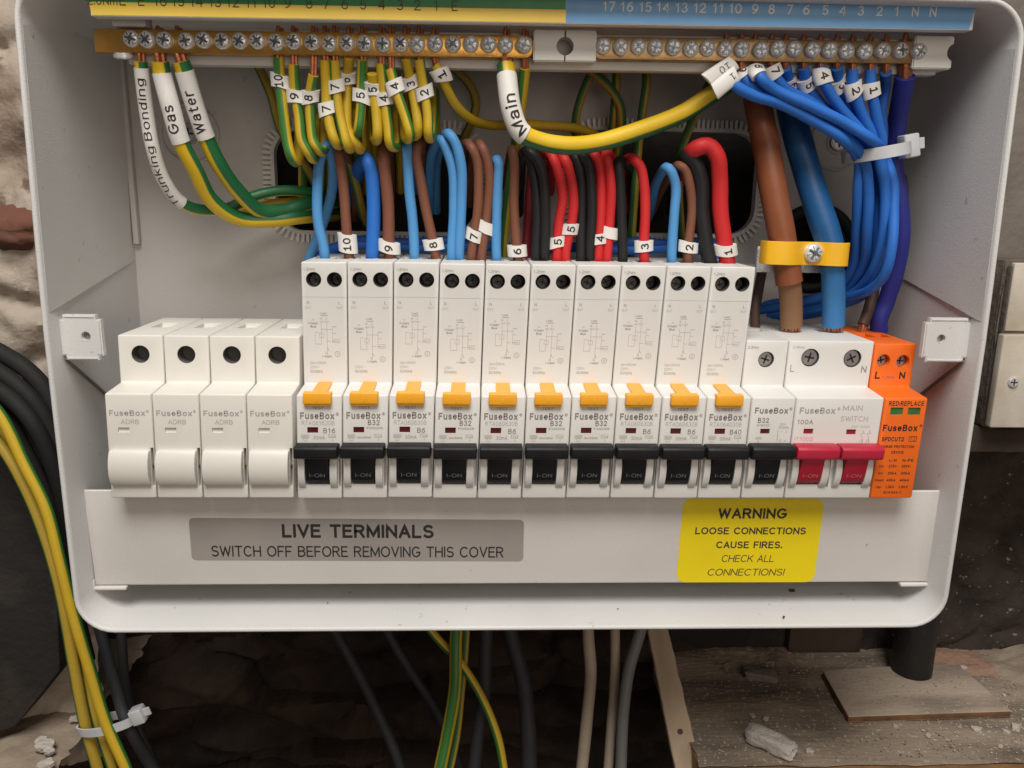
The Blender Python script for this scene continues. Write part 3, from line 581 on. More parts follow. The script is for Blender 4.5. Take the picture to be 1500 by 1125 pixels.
# back panel with its two cable entries and a round knockout
def rrect(x0, x1, z0, z1, r, n=10):
    out = []
    for cx, cz, a0 in ((x1-r, z1-r, 0), (x0+r, z1-r, 90), (x0+r, z0+r, 180), (x1-r, z0+r, 270)):
        for k in range(n+1):
            a = math.radians(a0+90*k/n); out.append((cx+r*math.cos(a), cz+r*math.sin(a)))
    return out
ENTRY = [(47.5, 140.6, 57.5, 104.8), (181.9, 270.6, 58.5, 107.2)]
pb = box_bm(-17.5, 336, 76, 78.2, -97, 144.4)
cuts = [prism_bm(rrect(x0, x1, z0, z1, 13), 'y', 70, 84) for x0, x1, z0, z1 in ENTRY] + [cyl_bm((299, 77, 54), (0, 1, 0), 17, 12, 40)]
vs, fs = boolean(pb, cuts); mb = MB(); mb.add(vs, fs, 'back'); mb.build('back_panel', en, ENO)
for x0, x1, z0, z1 in ENTRY:                     # castellated white grommet strip round each entry
    mb = MB(); path = rrect(x0, x1, z0, z1, 13, 8); pts = []
    for i, p in enumerate(path):
        q = path[(i+1) % len(path)]; L_ = math.dist(p, q)
        pts.append((p, q, L_))
    tot = sum(a[2] for a in pts); N_ = int(tot/2.15); acc = 0; k = 0
    for p, q, L_ in pts:
        while (k+.5)*tot/N_ < acc+L_ and k < N_:
            t = ((k+.5)*tot/N_-acc)/L_; x = p[0]+(q[0]-p[0])*t; z = p[1]+(q[1]-p[1])*t; an = math.atan2(q[1]-p[1], q[0]-p[0])
            mt_ = Matrix.Translation((x, 0, z)) @ Matrix.Rotation(-an, 4, 'Y')
            mb.box(-.70, .70, 74.4, 75.95, -3.8, .2, 'plastic', .15, 1, mt_); k += 1
        acc += L_
    ring_o = rrect(x0-.1, x1+.1, z0-.1, z1+.1, 13.1, 8); ring_i = rrect(x0+1.6, x1-1.6, z0+1.6, z1-1.6, 11.5, 8); n_ = len(ring_o)
    V = [Vector((x, 74.3, z)) for x, z in ring_o]+[Vector((x, 74.3, z)) for x, z in ring_i]+[Vector((x, 79.5, z)) for x, z in ring_i]
    mb.add(V, [(i, (i+1) % n_, n_+(i+1) % n_, n_+i) for i in range(n_)]+[(n_+i, n_+(i+1) % n_, 2*n_+(i+1) % n_, 2*n_+i) for i in range(n_)], 'box')
    mb.build('grommet_strip', en, ENO, ang=40)
def torus(mb, c, R, r, mt, axis='y', n=48, m=12, sy=1.):
    V = []; F = []
    for i in range(n):
        a = 2*math.pi*i/n
        for j in range(m):
            b = 2*math.pi*j/m; q = R+r*math.cos(b); V.append(Vector((c[0]+q*math.cos(a), c[1]+r*math.sin(b)*sy, c[2]+q*math.sin(a))))
            F.append((i*m+j, ((i+1) % n)*m+j, ((i+1) % n)*m+(j+1) % m, i*m+(j+1) % m))
    mb.add(V, F, mt)
mb = MB(); torus(mb, (299, 75.5, 54), 18.6, 2.6, 'wire_black'); mb.build('rubber_grommet', en, ENO, ang=60)
for c in (at(277, 196, 75.5), at(1228, 208, 75.5)):            # screw bosses moulded in the back
    mb = MB(); torus(mb, (c.x, 75.8, c.z), 12.5, .8, 'back', n=40, m=8); torus(mb, (c.x, 75.8, c.z), 5, .6, 'back', n=30, m=8); ob = mb.build('screw_boss', en, ENO, ang=60)
    m2 = MB(); m2.cyl((c.x, 75, c.z), (0, 1, 0), 3.6, 2, 'screw_dk', 24, .5); m2.box(c.x-2.4, c.x+2.4, 73.85, 74.1, c.z-.4, c.z+.4, 'hole'); m2.box(c.x-.4, c.x+.4, 73.83, 74.1, c.z-2.4, c.z+2.4, 'hole'); m2.build('fixing_screw', ob, ENO)
# lid posts on the side walls
for s_, a, b_ in ((-1, at(80, 461, 5), at(152, 528, 5)), (1, at(1358, 466, 5), at(1426, 531, 5))):
    x0, x1 = (-18.2, b_.x) if s_ < 0 else (a.x, 337); z1, z0 = a.z, b_.z
    pb = box_bm(x0, x1, 5, 8.2, z0, z1); bmesh.ops.bevel(pb, geom=[e for e in pb.edges if abs((e.verts[0].co-e.verts[1].co).y) > 1], offset=1.8, segments=4, affect='EDGES'); bmesh.ops.bevel(pb, geom=[e for e in pb.edges if e.calc_face_angle(0) > 1 and abs((e.verts[0].co-e.verts[1].co).y) < .1], offset=.5, segments=2, affect='EDGES')
    cut = box_bm(x0+(-3 if s_ < 0 else .9), x1+(-.9 if s_ < 0 else 3), 3, 5.3, z0+1.0, z1-.9)
    xc = (x0+x1)/2+(2.0 if s_ < 0 else -2.4); zc = (z0+z1)/2+.6
    vs, fs = boolean(pb, [cut, cyl_bm((xc, 8, zc), (0, 1, 0), 1.7, 12, 24)]); mb = MB(); mb.add(vs, fs, 'box'); torus(mb, (xc, 5.55, zc), 2.0, .28, 'back', n=28, m=8); mb.cyl((xc, 10.5, zc), (0, 1, 0), 3.4, 5, 'box', 24)
    ob = mb.build('lid_post', en, ENO, ang=40)
    m2 = MB(); m2.cyl((xc, 8.4, zc), (0, 1, 0), 1.72, 1.6, 'screw_dk', 20); m2.build('threaded_insert', ob, ENO)
    m3 = MB()                                   # thin gusset running down the wall from the post
    g0, g1 = ((-9.5, 6, z0+.5), (2.0, 56, -14)) if s_ < 0 else ((330, 6, z0+.5), (321, 56, -22))
    xw = -17.2 if s_ < 0 else 335.8
    m3.add([(xw, 5, z0+1), (xw, 60, -26), (xw-s_*1.0, 60, -26), (xw-s_*1.0, 5, z0+1), (xw, 5, z0), (xw, 60, -27), (xw-s_*1.0, 60, -27), (xw-s_*1.0, 5, z0)], [(0, 1, 2, 3), (4, 7, 6, 5), (3, 2, 6, 7), (0, 3, 7, 4)], 'ink_dk'); m3.build('wall_seam', en, ENO)
for k, (px, py, sz) in enumerate([(1160, 866, 1.0), (1148, 905, .55), (480, 884, .3), (905, 893, .25)]):
    c = atz(px, py, -96.6); chunk('dirt_crumb', (c.x, c.y, -96.2), sz*1.3, sz*.7, sz*.5, k, 'beam', 'tiny dark crumb of dirt on the bottom lip of the box', 'crumb', k+40, 'dirt crumbs on the bottom lip')
# DIN rail
mb = MB(); mb.box(-14, 334, 63, 64.2, -38, -3, 'zinc', .3); mb.build('mounting_rail', en, ENO)

# ================================================================== cover strip with its two stickers
CVO = (160, 10.35, -85); cov = empty('terminal_cover', CVO, 'white terminal cover strip running below the row of breakers', 'cover strip')
mb = MB(); b = prism_bm([(10.35, -42.9), (11.8, -42.9), (11.8, -83.2), (34, -83.2), (34, -84.9), (11.2, -84.9), (10.35, -84.2)], 'x', -18.2, 339.8, .25, 1)
for v in b.verts:
    if v.co.x < 0: v.co.x += .25*(-42.9-v.co.z)/42*4
    else: v.co.x -= (-42.9-v.co.z)/42*1.6
mb.bm(b, 'cover'); mb.build('strip', cov, CVO)
for x0, x1 in ((-18.6, -4.5), (324.5, 338.2)):
    mb = MB(); mb.box(x0, x1, 9.3, 12, -86.3, -85.0, 'cover', .3); mb.box(x0 if x0 < 0 else x1-1.2, x0+1.2 if x0 < 0 else x1, 9.3, 14, -86.3, -82.2, 'cover', .25); mb.build('clip_edge', cov, CVO)
CF = lambda x, z: 10.35
def sticker(name, x0, x1, z0, z1, r, mt, rows, skew=0., tilt=0.):
    pl = rrect(x0, x1, z0, z1, r, 6); zc = (z0+z1)/2; xc = (x0+x1)/2
    tf = lambda x, z: (x+skew*(z-zc), z+tilt*(x-xc))
    mb = MB(); b = prism_bm([tf(x, z) for x, z in pl], 'y', 10.27, 10.34); mb.bm(b, mt)
    for body, z, h, wd, mt2, bold, slant in rows:
        k0 = len(mb.v); put_text(mb, body, xc, z, h, mt2, lambda x, z: 10.27, bold, width=wd, slant=slant, space=.6)
        for v in mb.v[k0:]: v.x, v.z = tf(v.x, v.z)
    return mb.build(name, cov, CVO)
g0, g1, g2, g3 = at(277, 757, 10.3), at(767, 763, 10.3), at(767, 825, 10.3), at(280, 818, 10.3)
sticker('grey_sticker', (g0.x+g3.x)/2, (g1.x+g2.x)/2, (g2.z+g3.z)/2, (g0.z+g1.z)/2, 2, 'grey_label',
        [('LIVE TERMINALS', (at(525, 778, 10.3).z), 6.0, 62.5, 'ink_black', .026, 0), ('SWITCH OFF BEFORE REMOVING THIS COVER', at(525, 808, 10.3).z, 4.9, 121, 'ink_black', .008, 0)], .0, (g1.z-g0.z)/(g1.x-g0.x)*.5)
y0, y1, y2, y3 = at(998, 735, 10.3), at(1204, 736, 10.3), at(1195, 856, 10.3), at(993, 854, 10.3)
zt = lambda y: at(1100, y, 10.3).z
sticker('yellow_sticker', (y0.x+y3.x)/2, (y1.x+y2.x)/2, -84.4, -46.2, 4, 'yellow_label',
        [('WARNING', zt(752), 4.7, 29.5, 'ink_warn', .026, .0), ('LOOSE CONNECTIONS', zt(777.5), 3.15, 47.5, 'ink_warn', .022, .0), ('CAUSE FIRES.', zt(798), 3.15, 28.5, 'ink_warn', .022, 0), ('CHECK ALL', zt(818), 3.2, 22.5, 'ink_warn', .0, .12), ('CONNECTIONS!', zt(838), 3.2, 33.5, 'ink_warn', .0, .12)], .02, -.003)
# ================================================================== DIN modules
P_ = 17.8; W = 17.45; SHEAR = .0295
NF = lambda x, z: 0.0                                             # nose front
def tface(z0, z1, y0, y1): return lambda x, z: y0+(y1-y0)*(z-z0)/(z1-z0)
def body_bm(w, y1, z1, bev=.7, x0=0.):
    poly = [(0, 0), (14.2, 1.2), (y1, z1), (62, z1), (62, -58), (15, -58), (14.2, -42.2), (0, -42.2)]
    return prism_bm(poly, 'x', x0, x0+w, bev, 3)
def toggle_cut(x): return [box_bm(x+3.4, x+13.0, -3, 5.5, -36.3, -19.5), box_bm(x+16.2, x+17.2, -2, 4, -37.5, -21.5)]
def window_cut(x0, x1, z0, z1): return box_bm(x0, x1, -2, .9, z0, z1)
def ears(mb, x, mt, xs=((.7, 3.4), (13.0, 15.9))):
    arc = [(2, -22.5), (0, -22.5)]+[(-2.7*math.sin(math.pi*k/10)**.6, -22.5-15.2*k/10) for k in range(1, 10)]+[(0, -37.7), (2, -37.7)]
    for a, b in xs: mb.prism(arc, 'x', x+a, x+b, mt, .3, 2)
def screw_bm(mb, x, y, z, r, mt='screw_dk', rot=.4, cross='hole'):
    mb.cyl((x, y+.8, z), (0, 1, 0), r, 1.6, mt, 26, .3)
    for k in (0, 1):
        mt_ = Matrix.Translation((x, y-.02, z)) @ Matrix.Rotation(rot+k*math.pi/2, 4, 'Y'); mb.box(-r*.62, r*.62, -.03, .25, -r*.12, r*.12, cross, 0, 1, mt_)
def lining(mb, x, y, z, r, depth, mt='well'):      # bore of a screw hole, shade put into its default colour
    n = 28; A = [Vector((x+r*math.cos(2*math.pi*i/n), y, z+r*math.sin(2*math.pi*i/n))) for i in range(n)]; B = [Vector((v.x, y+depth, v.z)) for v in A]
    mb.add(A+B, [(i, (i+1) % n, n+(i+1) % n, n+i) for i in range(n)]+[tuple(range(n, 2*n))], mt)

# --- residual current breakers -------------------------------------------------
RF = tface(1.2, 50, 14.2, 11.3)
bb = body_bm(W, 11.3, 50); TOPS = [box_bm(1.6, 7.6, 29, 37, 46, 52), box_bm(9.6, 15.6, 29, 37, 46, 52)]
RV, RFc = boolean(bb, [cyl_bm((4.75, 14, 43.2), (0, 1, 0), 2.95, 20), cyl_bm((12.75, 14, 43.2), (0, 1, 0), 2.95, 20), window_cut(4.1, 8.3, -15.2, -12.8)]+toggle_cut(0)+TOPS)
def rccb(i, rating, code, label):
    o = (i*P_, 0, -42.2); rt = empty('circuit_breaker', o, label, 'circuit breaker', 'breakers with orange test buttons')
    dz = random.Random(i).uniform(-.25, .25)
    O = Vector((i*P_, 0, -42.2))
    sh = Vector((i*P_, random.Random(i+9).uniform(-.2, .2), dz))
    class LB(MB):                                                 # local coordinates of the module
        def build(s, name, parent=None, origin=None, shear=SHEAR, ang=28):
            s.v = [v+sh+Vector((SHEAR*v.z, 0, 0)) for v in s.v]; return MB.build(s, name, parent, O, 0, ang)
    mb = LB(); mb.add(RV, RFc, 'plastic')
    big = rating == 'B32'
    put_text(mb, '1.2Nm', 3.1, 47.2, 1.05, 'ink', RF, .0, width=4.4)
    put_line(mb, .3, 36.4, W-.3, 36.4, .12, 'ink_vlt', RF)
    for xx, t in ((2.4, 'N'), (14.6, 'L')):
        put_text(mb, t, xx, 34.2, 1.25, 'ink', RF, .0); put_text(mb, 'OUT', xx, 32.2, .95, 'ink_lt', RF, .0, width=2.3)
    d = -2.2 if big else 0                                        # little circuit diagram
    put_text(mb, 'Load', 8.2, 30+d, .85, 'ink', RF, 0, width=2.4)
    put_line(mb, 7.2, 29+d, 10.0, 29+d, .16, 'ink', RF); put_text(mb, 'N', 7.3, 27.9+d, .85, 'ink', RF); put_text(mb, 'L', 9.5, 27.9+d, .85, 'ink', RF)
    put_text(mb, 'OUT OUT', 8.6, 26.6+d, .7, 'ink', RF, 0, width=3.6)
    for k, (t, wd) in enumerate((('N', None), ('N-Supply', 3.7), ('Blue', 2.2))): put_text(mb, t, 4.3, 27.4-k*1.35+d, .85, 'ink' if k != 0 else 'ink_lt', RF, .012 if k else 0, width=wd)
    lt = 'ink_vlt'
    for a in ((7.4, 26, 7.4, 17.5), (9.6, 26, 9.6, 13.2), (7.4, 23.5, 11.8, 23.5), (4.9, 22.3, 4.9, 17.6), (4.9, 22.3, 6.2, 22.3), (4.9, 17.6, 7.4, 17.6), (11.8, 25, 11.8, 18), (11.8, 22, 13.2, 22), (9.6, 18.8, 11, 18.8), (11.5, 18.8, 14.2, 18.8)):
        put_line(mb, a[0], a[1]+d, a[2], a[3]+d, .17, lt, RF)
    put_rect_outline(mb, 6.6, 20.2+d, 8.3, 22+d, .15, lt, RF); put_rect_outline(mb, 12.4, 18.2+d, 14.6, 19.6+d, .15, lt, RF); put_line(mb, 12, 24.6+d, 13.3, 24.6+d, .2, 'ink_lt', RF); put_line(mb, 9.6, 16.2+d, 10.4, 14.6+d, .17, 'ink_lt', RF)
    put_text(mb, 'L', 9.3, 14.2+d, 1.0, 'ink', RF); put_text(mb, 'L-Supply', 9.5, 12.7+d, .85, 'ink', RF, .012, width=3.7)
    ct = (13.6, 13.6+d); n = 14
    for k in range(n):
        a, b = 2*math.pi*k/n, 2*math.pi*(k+1)/n; put_line(mb, ct[0]+1.05*math.cos(a), ct[1]+1.05*math.sin(a), ct[0]+1.05*math.cos(b), ct[1]+1.05*math.sin(b), .17, 'ink_lt', RF)
    put_text(mb, '6', ct[0], ct[1], .9, 'ink_lt', RF)
    if not big: put_text(mb, 'I∆n=30mA', 5.9, 10.0, 1.1, 'ink_lt', RF, 0, width=6.2)
    put_text(mb, '230V~', 4.5, 8.2, 1.05, 'ink_lt', RF, 0, width=3.6); put_text(mb, '50/60Hz', 5.2, 6.4, 1.15, 'ink', RF, 0, width=4.9)
    put_text(mb, 'TEST', 8.3, -5.1, 1.05, 'ink', NF, .01, width=4.3)
    put_text(mb, 'FuseBox', 8.0, -8.2, 2.8, 'ink', NF, .034, width=13.2); put_text(mb, '®', 15.7, -7.5, 1.2, 'ink', NF)
    if big:
        put_text(mb, 'B32', 12.0, -11.0, 2.15, 'ink', NF, .022, width=4.6); put_text(mb, 'RTA063230B', 12.3, -13.2, .85, 'ink', NF, .01, width=6.2)
        put_text(mb, 'Iän=30mA'.replace('ä', '∆'), 8.3, -17.0, .85, 'ink', NF, .015, width=5.3)
    else:
        put_text(mb, code, 8.3, -11.1, 1.75, 'ink_lt', NF, .0, width=12.6); put_text(mb, rating, 12.6, -14.2, 2.1, 'ink', NF, .014, width=4.6 if len(rating) > 2 else 3.1)
        put_text(mb, '30mA', 8.6, -17.0, 1.5, 'ink', NF, .0, width=4.5)
    put_rect_outline(mb, 1.9, -17.2, 4.8, -15.9, .14, 'ink_lt', NF); put_text(mb, '6000', 3.35, -16.55, .8, 'ink', NF, .01, width=2.4); put_rect_outline(mb, 2.7, -18.4, 4.0, -17.3, .14, 'ink_lt', NF)
    put_text(mb, 'Type', 13.6, -16.4, .85, 'ink_lt', NF, 0, width=2.8); put_rect_outline(mb, 12.3, -17.0, 15, -15.7, .12, 'ink_lt', NF); put_text(mb, 'A', 13.9, -17.9, .8, 'ink_lt', NF)
    ears(mb, 0, 'plastic'); mb.build('body', rt)
    f = LB(); f.box(4.05, 8.35, .55, .85, -15.25, -12.75, 'window_red'); f.build('flag_window', rt)
    f = LB()
    for x in (4.75, 12.75): lining(f, x, RF(0, 43)+.25, 43.2, 2.93, 11.5)
    f.build('screw_well', rt)
    rr_ = random.Random(i*3+1)
    for k, x in enumerate((4.75, 12.75)):
        f = LB(); screw_bm(f, x+.1, rr_.uniform(15, 16.5)+(3.5 if k else 0), 42.7, 2.2, 'screw_deep', rr_.uniform(0, 1.5)); f.build('terminal_screw', rt)
    f = LB(); f.box(1.2, 16.2, 31, 37.4, 45.6, 46.2, 'hole'); f.build('wire_slot', rt)
    f = LB(); f.box(2.9, 13.7, -2.2, 1.4, -3.1, 1.3, 'test', .4, 3); f.box(3.4, 13.2, -1.6, .5, -4.0, -2.9, 'test', .3, 2); pr = [(.8, -.2), (14.1, .9), (14.1, 2.2), (.8, 1.25), (-1.2, .2)]; f.prism(pr, 'x', 5.8, 11.4, 'test', .25, 2); f.box(7.9, 8.7, -2.34, -2.1, -2.2, -.8, 'test', .05, 1); f.build('test_button', rt)
    bar = LB(); barp = [(-7.2, -19.6), (-6.2, -18.7), (-1.2, -18.7), (.4, -19.6), (.4, -24.0), (-5.8, -24.0), (-7.0, -23.1)]
    bar.prism(barp, 'x', .1, 16.7, 'black', .5, 3); st = [(-4.2, -23.8), (3.5, -23.8), (3.8, -35.2), (-.9, -35.2), (-2.0, -33.8), (-3.3, -29.5)]
    bar.prism(st, 'x', 3.7, 12.7, 'black', .35, 2); put_text(bar, 'I-ON', 8.3, -31.6, 1.7, 'ink_on', lambda xx, z: -2.0-(z+33.8)*(1.3/4.3)-.05, .0, width=5.9); bar.build('lever', rt)
    return rt
for i, (rat, code, lab) in enumerate([
        ('B16', 'RTA061630B', 'white B16 breaker with orange test button below the wires tagged 10'),
        ('B32', '', 'white B32 breaker with orange test button below the thick blue and brown wires tagged 9'),
        ('B6', 'RTA060630B', 'white B6 breaker with orange test button below the wires tagged 8'),
        ('B32', '', 'white B32 breaker with orange test button below the paired blue and brown wires tagged 7'),
        ('B6', 'RTA060630B', 'white B6 breaker with orange test button below the wires tagged 6'),
        ('B32', '', 'white B32 breaker with orange test button below the red wires tagged 5'),
        ('B32', '', 'white B32 breaker with orange test button below the red wires tagged 4'),
        ('B6', 'RTA060630B', 'white B6 breaker with orange test button below the single red wire tagged 3'),
        ('B6', 'RTA060630B', 'white B6 breaker with orange test button below the brown wire tagged 2'),
        ('B40', 'RTA064030B', 'white B40 breaker with orange test button below the thick red wire tagged 1')]):
    rccb(4+i, rat, code, lab)

# --- blanks ---------------------------------------------------------------------
BF = lambda x, z: 14.2
bb = body_bm(W, 14.2, 20.2, .7)
BV, BFc = boolean(bb, [cyl_bm((8.6, 14, 12.6), (0, 1, 0), 3.55, 14), box_bm(5.2, 12.6, 34, 47, 18.6, 22), window_cut(4.3, 8.6, -15.4, -13.4), box_bm(16.15, 17.2, -2, 4, -37.5, -21.5)])
for i, lab in enumerate(['white blank module with plain white front, first of four, at the end of the row', 'white blank module with one dark hole, second of four counting from the row end',
                         'white blank module with one dark hole, third of four counting from the row end', 'white blank module with plain white front, right beside the B16 breaker']):
    o = (i*P_-1.15, 0, -42.2); rt = empty('blank_module', o, lab, 'blank module', 'blank modules at the row end'); q = Vector((i*P_-1.15, 0, 0))
    class LB(MB):
        def build(s, name, parent=None, origin=None, shear=SHEAR, ang=28):
            s.v = [v+q+Vector((SHEAR*v.z, 0, 0)) for v in s.v]; return MB.build(s, name, parent, o, 0, ang)
    mb = LB(); mb.add(BV, BFc, 'blank')
    put_text(mb, 'FuseBox', 8.1, -7.6, 2.3, 'ink_lt', NF, .024, width=13.6); put_text(mb, '®', 15.8, -6.9, 1.1, 'ink_lt', NF); put_text(mb, 'ADRB', 9.0, -11.1, 1.8, 'ink_lt', NF, 0, width=6.8)
    mb.build('body', rt)
    f = LB(); arc = [(1, -22.4), (-.6, -22.4)]+[(-3.5*math.sin(math.pi*(k+1)/14)**.5, -22.4-13.8*k/12) for k in range(0, 13)]+[(-.6, -36.2), (1, -36.2)]
    f.prism(arc, 'x', .9, 16.0, 'blank', .35, 3); f.build('dummy_lever', rt, ang=40)
    f = LB(); lining(f, 8.6, 14.45, 12.6, 3.53, 6.4); f.build('screw_well', rt)
    f = LB(); f.box(16.2, 17.4, 1.4, 3, -30.2, -29.2, 'hole'); f.build('side_pin', rt)

# --- B32 circuit breaker --------------------------------------------------------
i = 14; o = (i*P_, 0, -42.2); rt = empty('miniature_breaker', o, 'white B32 breaker without test button beside the main switch', 'circuit breaker')
ox = i*P_
def LBf(ox):
    class LB(MB):
        def build(s, name, parent=None, origin=None, shear=SHEAR, ang=28):
            s.v = [v+Vector((ox+SHEAR*v.z, 0, 0)) for v in s.v]; return MB.build(s, name, parent, (ox, 0, -42.2), 0, ang)
    return LB
LB = LBf(ox); bb = body_bm(W, 14.2, 20.2, .7)
vs, fs = boolean(bb, [cyl_bm((8.9, 14, 12.4), (0, 1, 0), 3.3, 10), window_cut(4.6, 8.4, -15.0, -12.9), box_bm(3.5, 14, 30, 33, 17, 22), box_bm(2.0, 15.5, 38, 44, 15, 22)]+toggle_cut(0))
mb = LB(); mb.add(vs, fs, 'plastic')
put_text(mb, '2.5Nm', 3.0, 17.4, 1.1, 'ink', BF, 0, width=4.6); put_text(mb, 'FuseBox', 8.2, -5.4, 2.5, 'ink', NF, .03, width=13.4); put_text(mb, '®', 15.9, -4.7, 1.2, 'ink', NF)
put_text(mb, 'B32', 5.4, -9.4, 2.1, 'ink', NF, .022, width=4.5); put_text(mb, 'MTB6321', 5.6, -11.4, .9, 'ink', NF, 0, width=5.4); put_text(mb, '230V~', 13.4, -11.0, .9, 'ink', NF, 0, width=2.7); put_text(mb, '50/60Hz', 13.9, -12.3, .9, 'ink', NF, 0, width=4.1)
put_line(mb, 11.8, -13.6, 11.8, -17.9, .18, 'ink', NF); put_text(mb, '1', 13, -14, .9, 'ink', NF); put_text(mb, '3', 15, -14, .9, 'ink_lt', NF); put_text(mb, '2', 13, -17.7, .9, 'ink', NF); put_text(mb, '4', 15, -17.7, .9, 'ink_lt', NF)
put_text(mb, '6000', 4.2, -16.8, .9, 'ink', NF, .01, width=2.5); put_text(mb, '3', 4.2, -18.1, .9, 'ink', NF); ears(mb, 0, 'plastic'); mb.build('body', rt)
f = LB(); f.box(4.55, 8.45, .55, .85, -15.05, -12.85, 'window_red'); f.build('flag_window', rt)
f = LB(); lining(f, 8.9, 14.45, 12.4, 3.28, 4.6); f.build('screw_well', rt); f = LB(); screw_bm(f, 8.9, 15.4, 12.3, 2.95, 'screw_dk', .3); f.build('terminal_screw', rt)
def lever(LB, rt, x, mt, ink):
    bar = LB(); barp = [(-7.4, -19.4), (-6.2, -18.3), (-1.2, -18.3), (.4, -19.4), (.4, -24.0), (-5.8, -24.0), (-7.2, -23.1)]
    bar.prism(barp, 'x', x+.1, x+17.1, mt, .5, 3); st = [(-4.2, -23.8), (3.5, -23.8), (3.8, -35.2), (-.9, -35.2), (-2.0, -33.8), (-3.3, -29.5)]
    bar.prism(st, 'x', x+3.7, x+12.9, mt, .35, 2); put_text(bar, 'I-ON', x+8.3, -31.6, 1.7, ink, lambda xx, z: -2.0-(z+33.8)*(1.3/4.3)-.05, .0, width=5.9); return bar.build('lever', rt)
lever(LB, rt, 0, 'black', 'ink_on')

# --- main switch ----------------------------------------------------------------
ox = 15*P_; LB = LBf(ox); rt = empty('main_switch', (ox, 0, -42.2), 'white double width main switch with two crimson levers', 'main switch')
bb = body_bm(P_+W, 14.2, 20.2, .7)
vs, fs = boolean(bb, [cyl_bm((9.3, 14, 13.3), (0, 1, 0), 3.75, 10), cyl_bm((26.9, 14, 13.1), (0, 1, 0), 3.75, 10), window_cut(4.3, 8.2, -15.0, -12.8), window_cut(21.7, 25.6, -15.2, -13.0), box_bm(5, 14, 38, 48, 15, 22), box_bm(22, 31, 38, 48, 15, 22)]+toggle_cut(0)+toggle_cut(P_))
mb = LB(); mb.add(vs, fs, 'plastic')
put_text(mb, '2.5Nm', 4.0, 17.6, 1.0, 'ink_lt', BF, 0, width=5.0); put_text(mb, 'L', 2.4, 8.9, 3.0, 'ink', BF, 0); put_text(mb, 'N', 32.3, 8.6, 2.9, 'ink', BF, .01)
put_text(mb, 'FuseBox', 8.9, -5.3, 2.6, 'ink_lt', NF, .03, width=14.4); put_text(mb, '®', 17.4, -4.5, 1.2, 'ink_lt', NF); put_text(mb, 'MAIN', 23.0, -4.2, 2.2, 'ink_lt', NF, 0, width=7.9); put_text(mb, 'SWITCH', 24.2, -8.6, 2.2, 'ink_lt', NF, 0, width=11)
put_text(mb, '100A', 4.5, -10.0, 1.9, 'ink', NF, .01, width=6.4); put_text(mb, '230V~ AC22A', 27.2, -11.8, .9, 'ink_lt', NF, 0, width=7.6); put_text(mb, 'IT1002', 4.8, -17.0, 1.6, 'ink_pink', NF, 0, width=7.4)
for x in (28.6, 31.2):
    put_line(mb, x, -13.2, x, -14.6, .2, 'ink_lt', NF); put_line(mb, x-.9, -14.6, x+.9, -14.6, .15, 'ink_lt', NF); put_line(mb, x-.8, -15, x, -16.6, .2, 'ink_lt', NF); put_line(mb, x, -16.6, x, -18.2, .2, 'ink_lt', NF); put_rect_outline(mb, x-.9, -18.3, x+.3, -17.3, .15, 'ink_lt', NF)
ears(mb, 0, 'plastic'); ears(mb, P_, 'plastic'); mb.build('body', rt)
for k, (x, z) in enumerate(((9.3, 13.3), (26.9, 13.1))):
    f = LB(); lining(f, x, 14.45, z, 3.73, 4.6); f.build('screw_well', rt); f = LB(); screw_bm(f, x+.1, 15.3, z-.1, 3.3, 'screw_dk', .2+k*.9); f.build('terminal_screw', rt)
    f = LB(); xx = (4.25, 21.65)[k]; zz = (-15.05, -15.25)[k]; f.box(xx, xx+4, .55, .85, zz, zz+2.3, 'window_pink'); f.build('flag_window', rt)
    f = LB(); f.box(16.1+k*P_, 17.3+k*P_, 1.4, 3, -30.4, -28.8, 'hole'); f.build('side_pin', rt)
    lever(LB, rt, k*P_, 'red_lever', 'ink_sw')

# --- surge protector --------------------------------------------------------------
ox = 17*P_; LB = LBf(ox); rt = empty('surge_protector', (ox, 0, -42.2), 'bright orange surge protection module at the right end of the row', 'surge protector')
bb = body_bm(W, 14.2, 19.4, .8)
vs, fs = boolean(bb, [cyl_bm((4.5, 14, 12.2), (0, 1, 0), 2.75, 12), cyl_bm((12.6, 14, 12.0), (0, 1, 0), 2.75, 12), window_cut(2.8, 7.9, -6.9, -3.9), window_cut(9.9, 15.0, -6.9, -3.9), box_bm(3, 8, 30, 40, 16, 22), box_bm(10, 15, 30, 40, 16, 22)])
mb = LB(); mb.add(vs, fs, 'orange'); K = 'ink_black'
put_text(mb, 'L', 2.8, 6.2, 3.1, K, BF, .03); put_text(mb, '1.2Nm', 7.4, 5.4, 1.1, 'ink_dk', BF, 0, width=5.2); put_text(mb, 'N', 13.2, 6.2, 3.0, K, BF, .03)
put_text(mb, 'RED:REPLACE', 8.9, -2.2, 1.9, K, NF, .02, width=14.2)
put_text(mb, 'FuseBox', 7.9, -12.3, 2.7, K, NF, .03, width=14.2); put_text(mb, '®', 16.2, -11.4, 1.2, K, NF)
put_text(mb, 'SPDCUT2', 5.6, -17.0, 1.8, K, NF, .03, width=9.0); put_rect_outline(mb, 12.2, -17.9, 15.2, -15.8, .2, K, NF); put_text(mb, 'T2', 13.7, -16.85, 1.4, K, NF, 0, width=2.1)
put_text(mb, 'SURGE PROTECTION', 8.2, -20.1, 1.1, K, NF, .03, width=13.2); put_text(mb, 'DEVICE', 8.3, -22.5, 1.1, K, NF, .03, width=5.0)
put_text(mb, 'L-N', 7.0, -25.9, 1.25, K, NF, .02, width=3.0); put_text(mb, 'N-PE', 13.2, -25.9, 1.25, K, NF, .02, width=4.5)
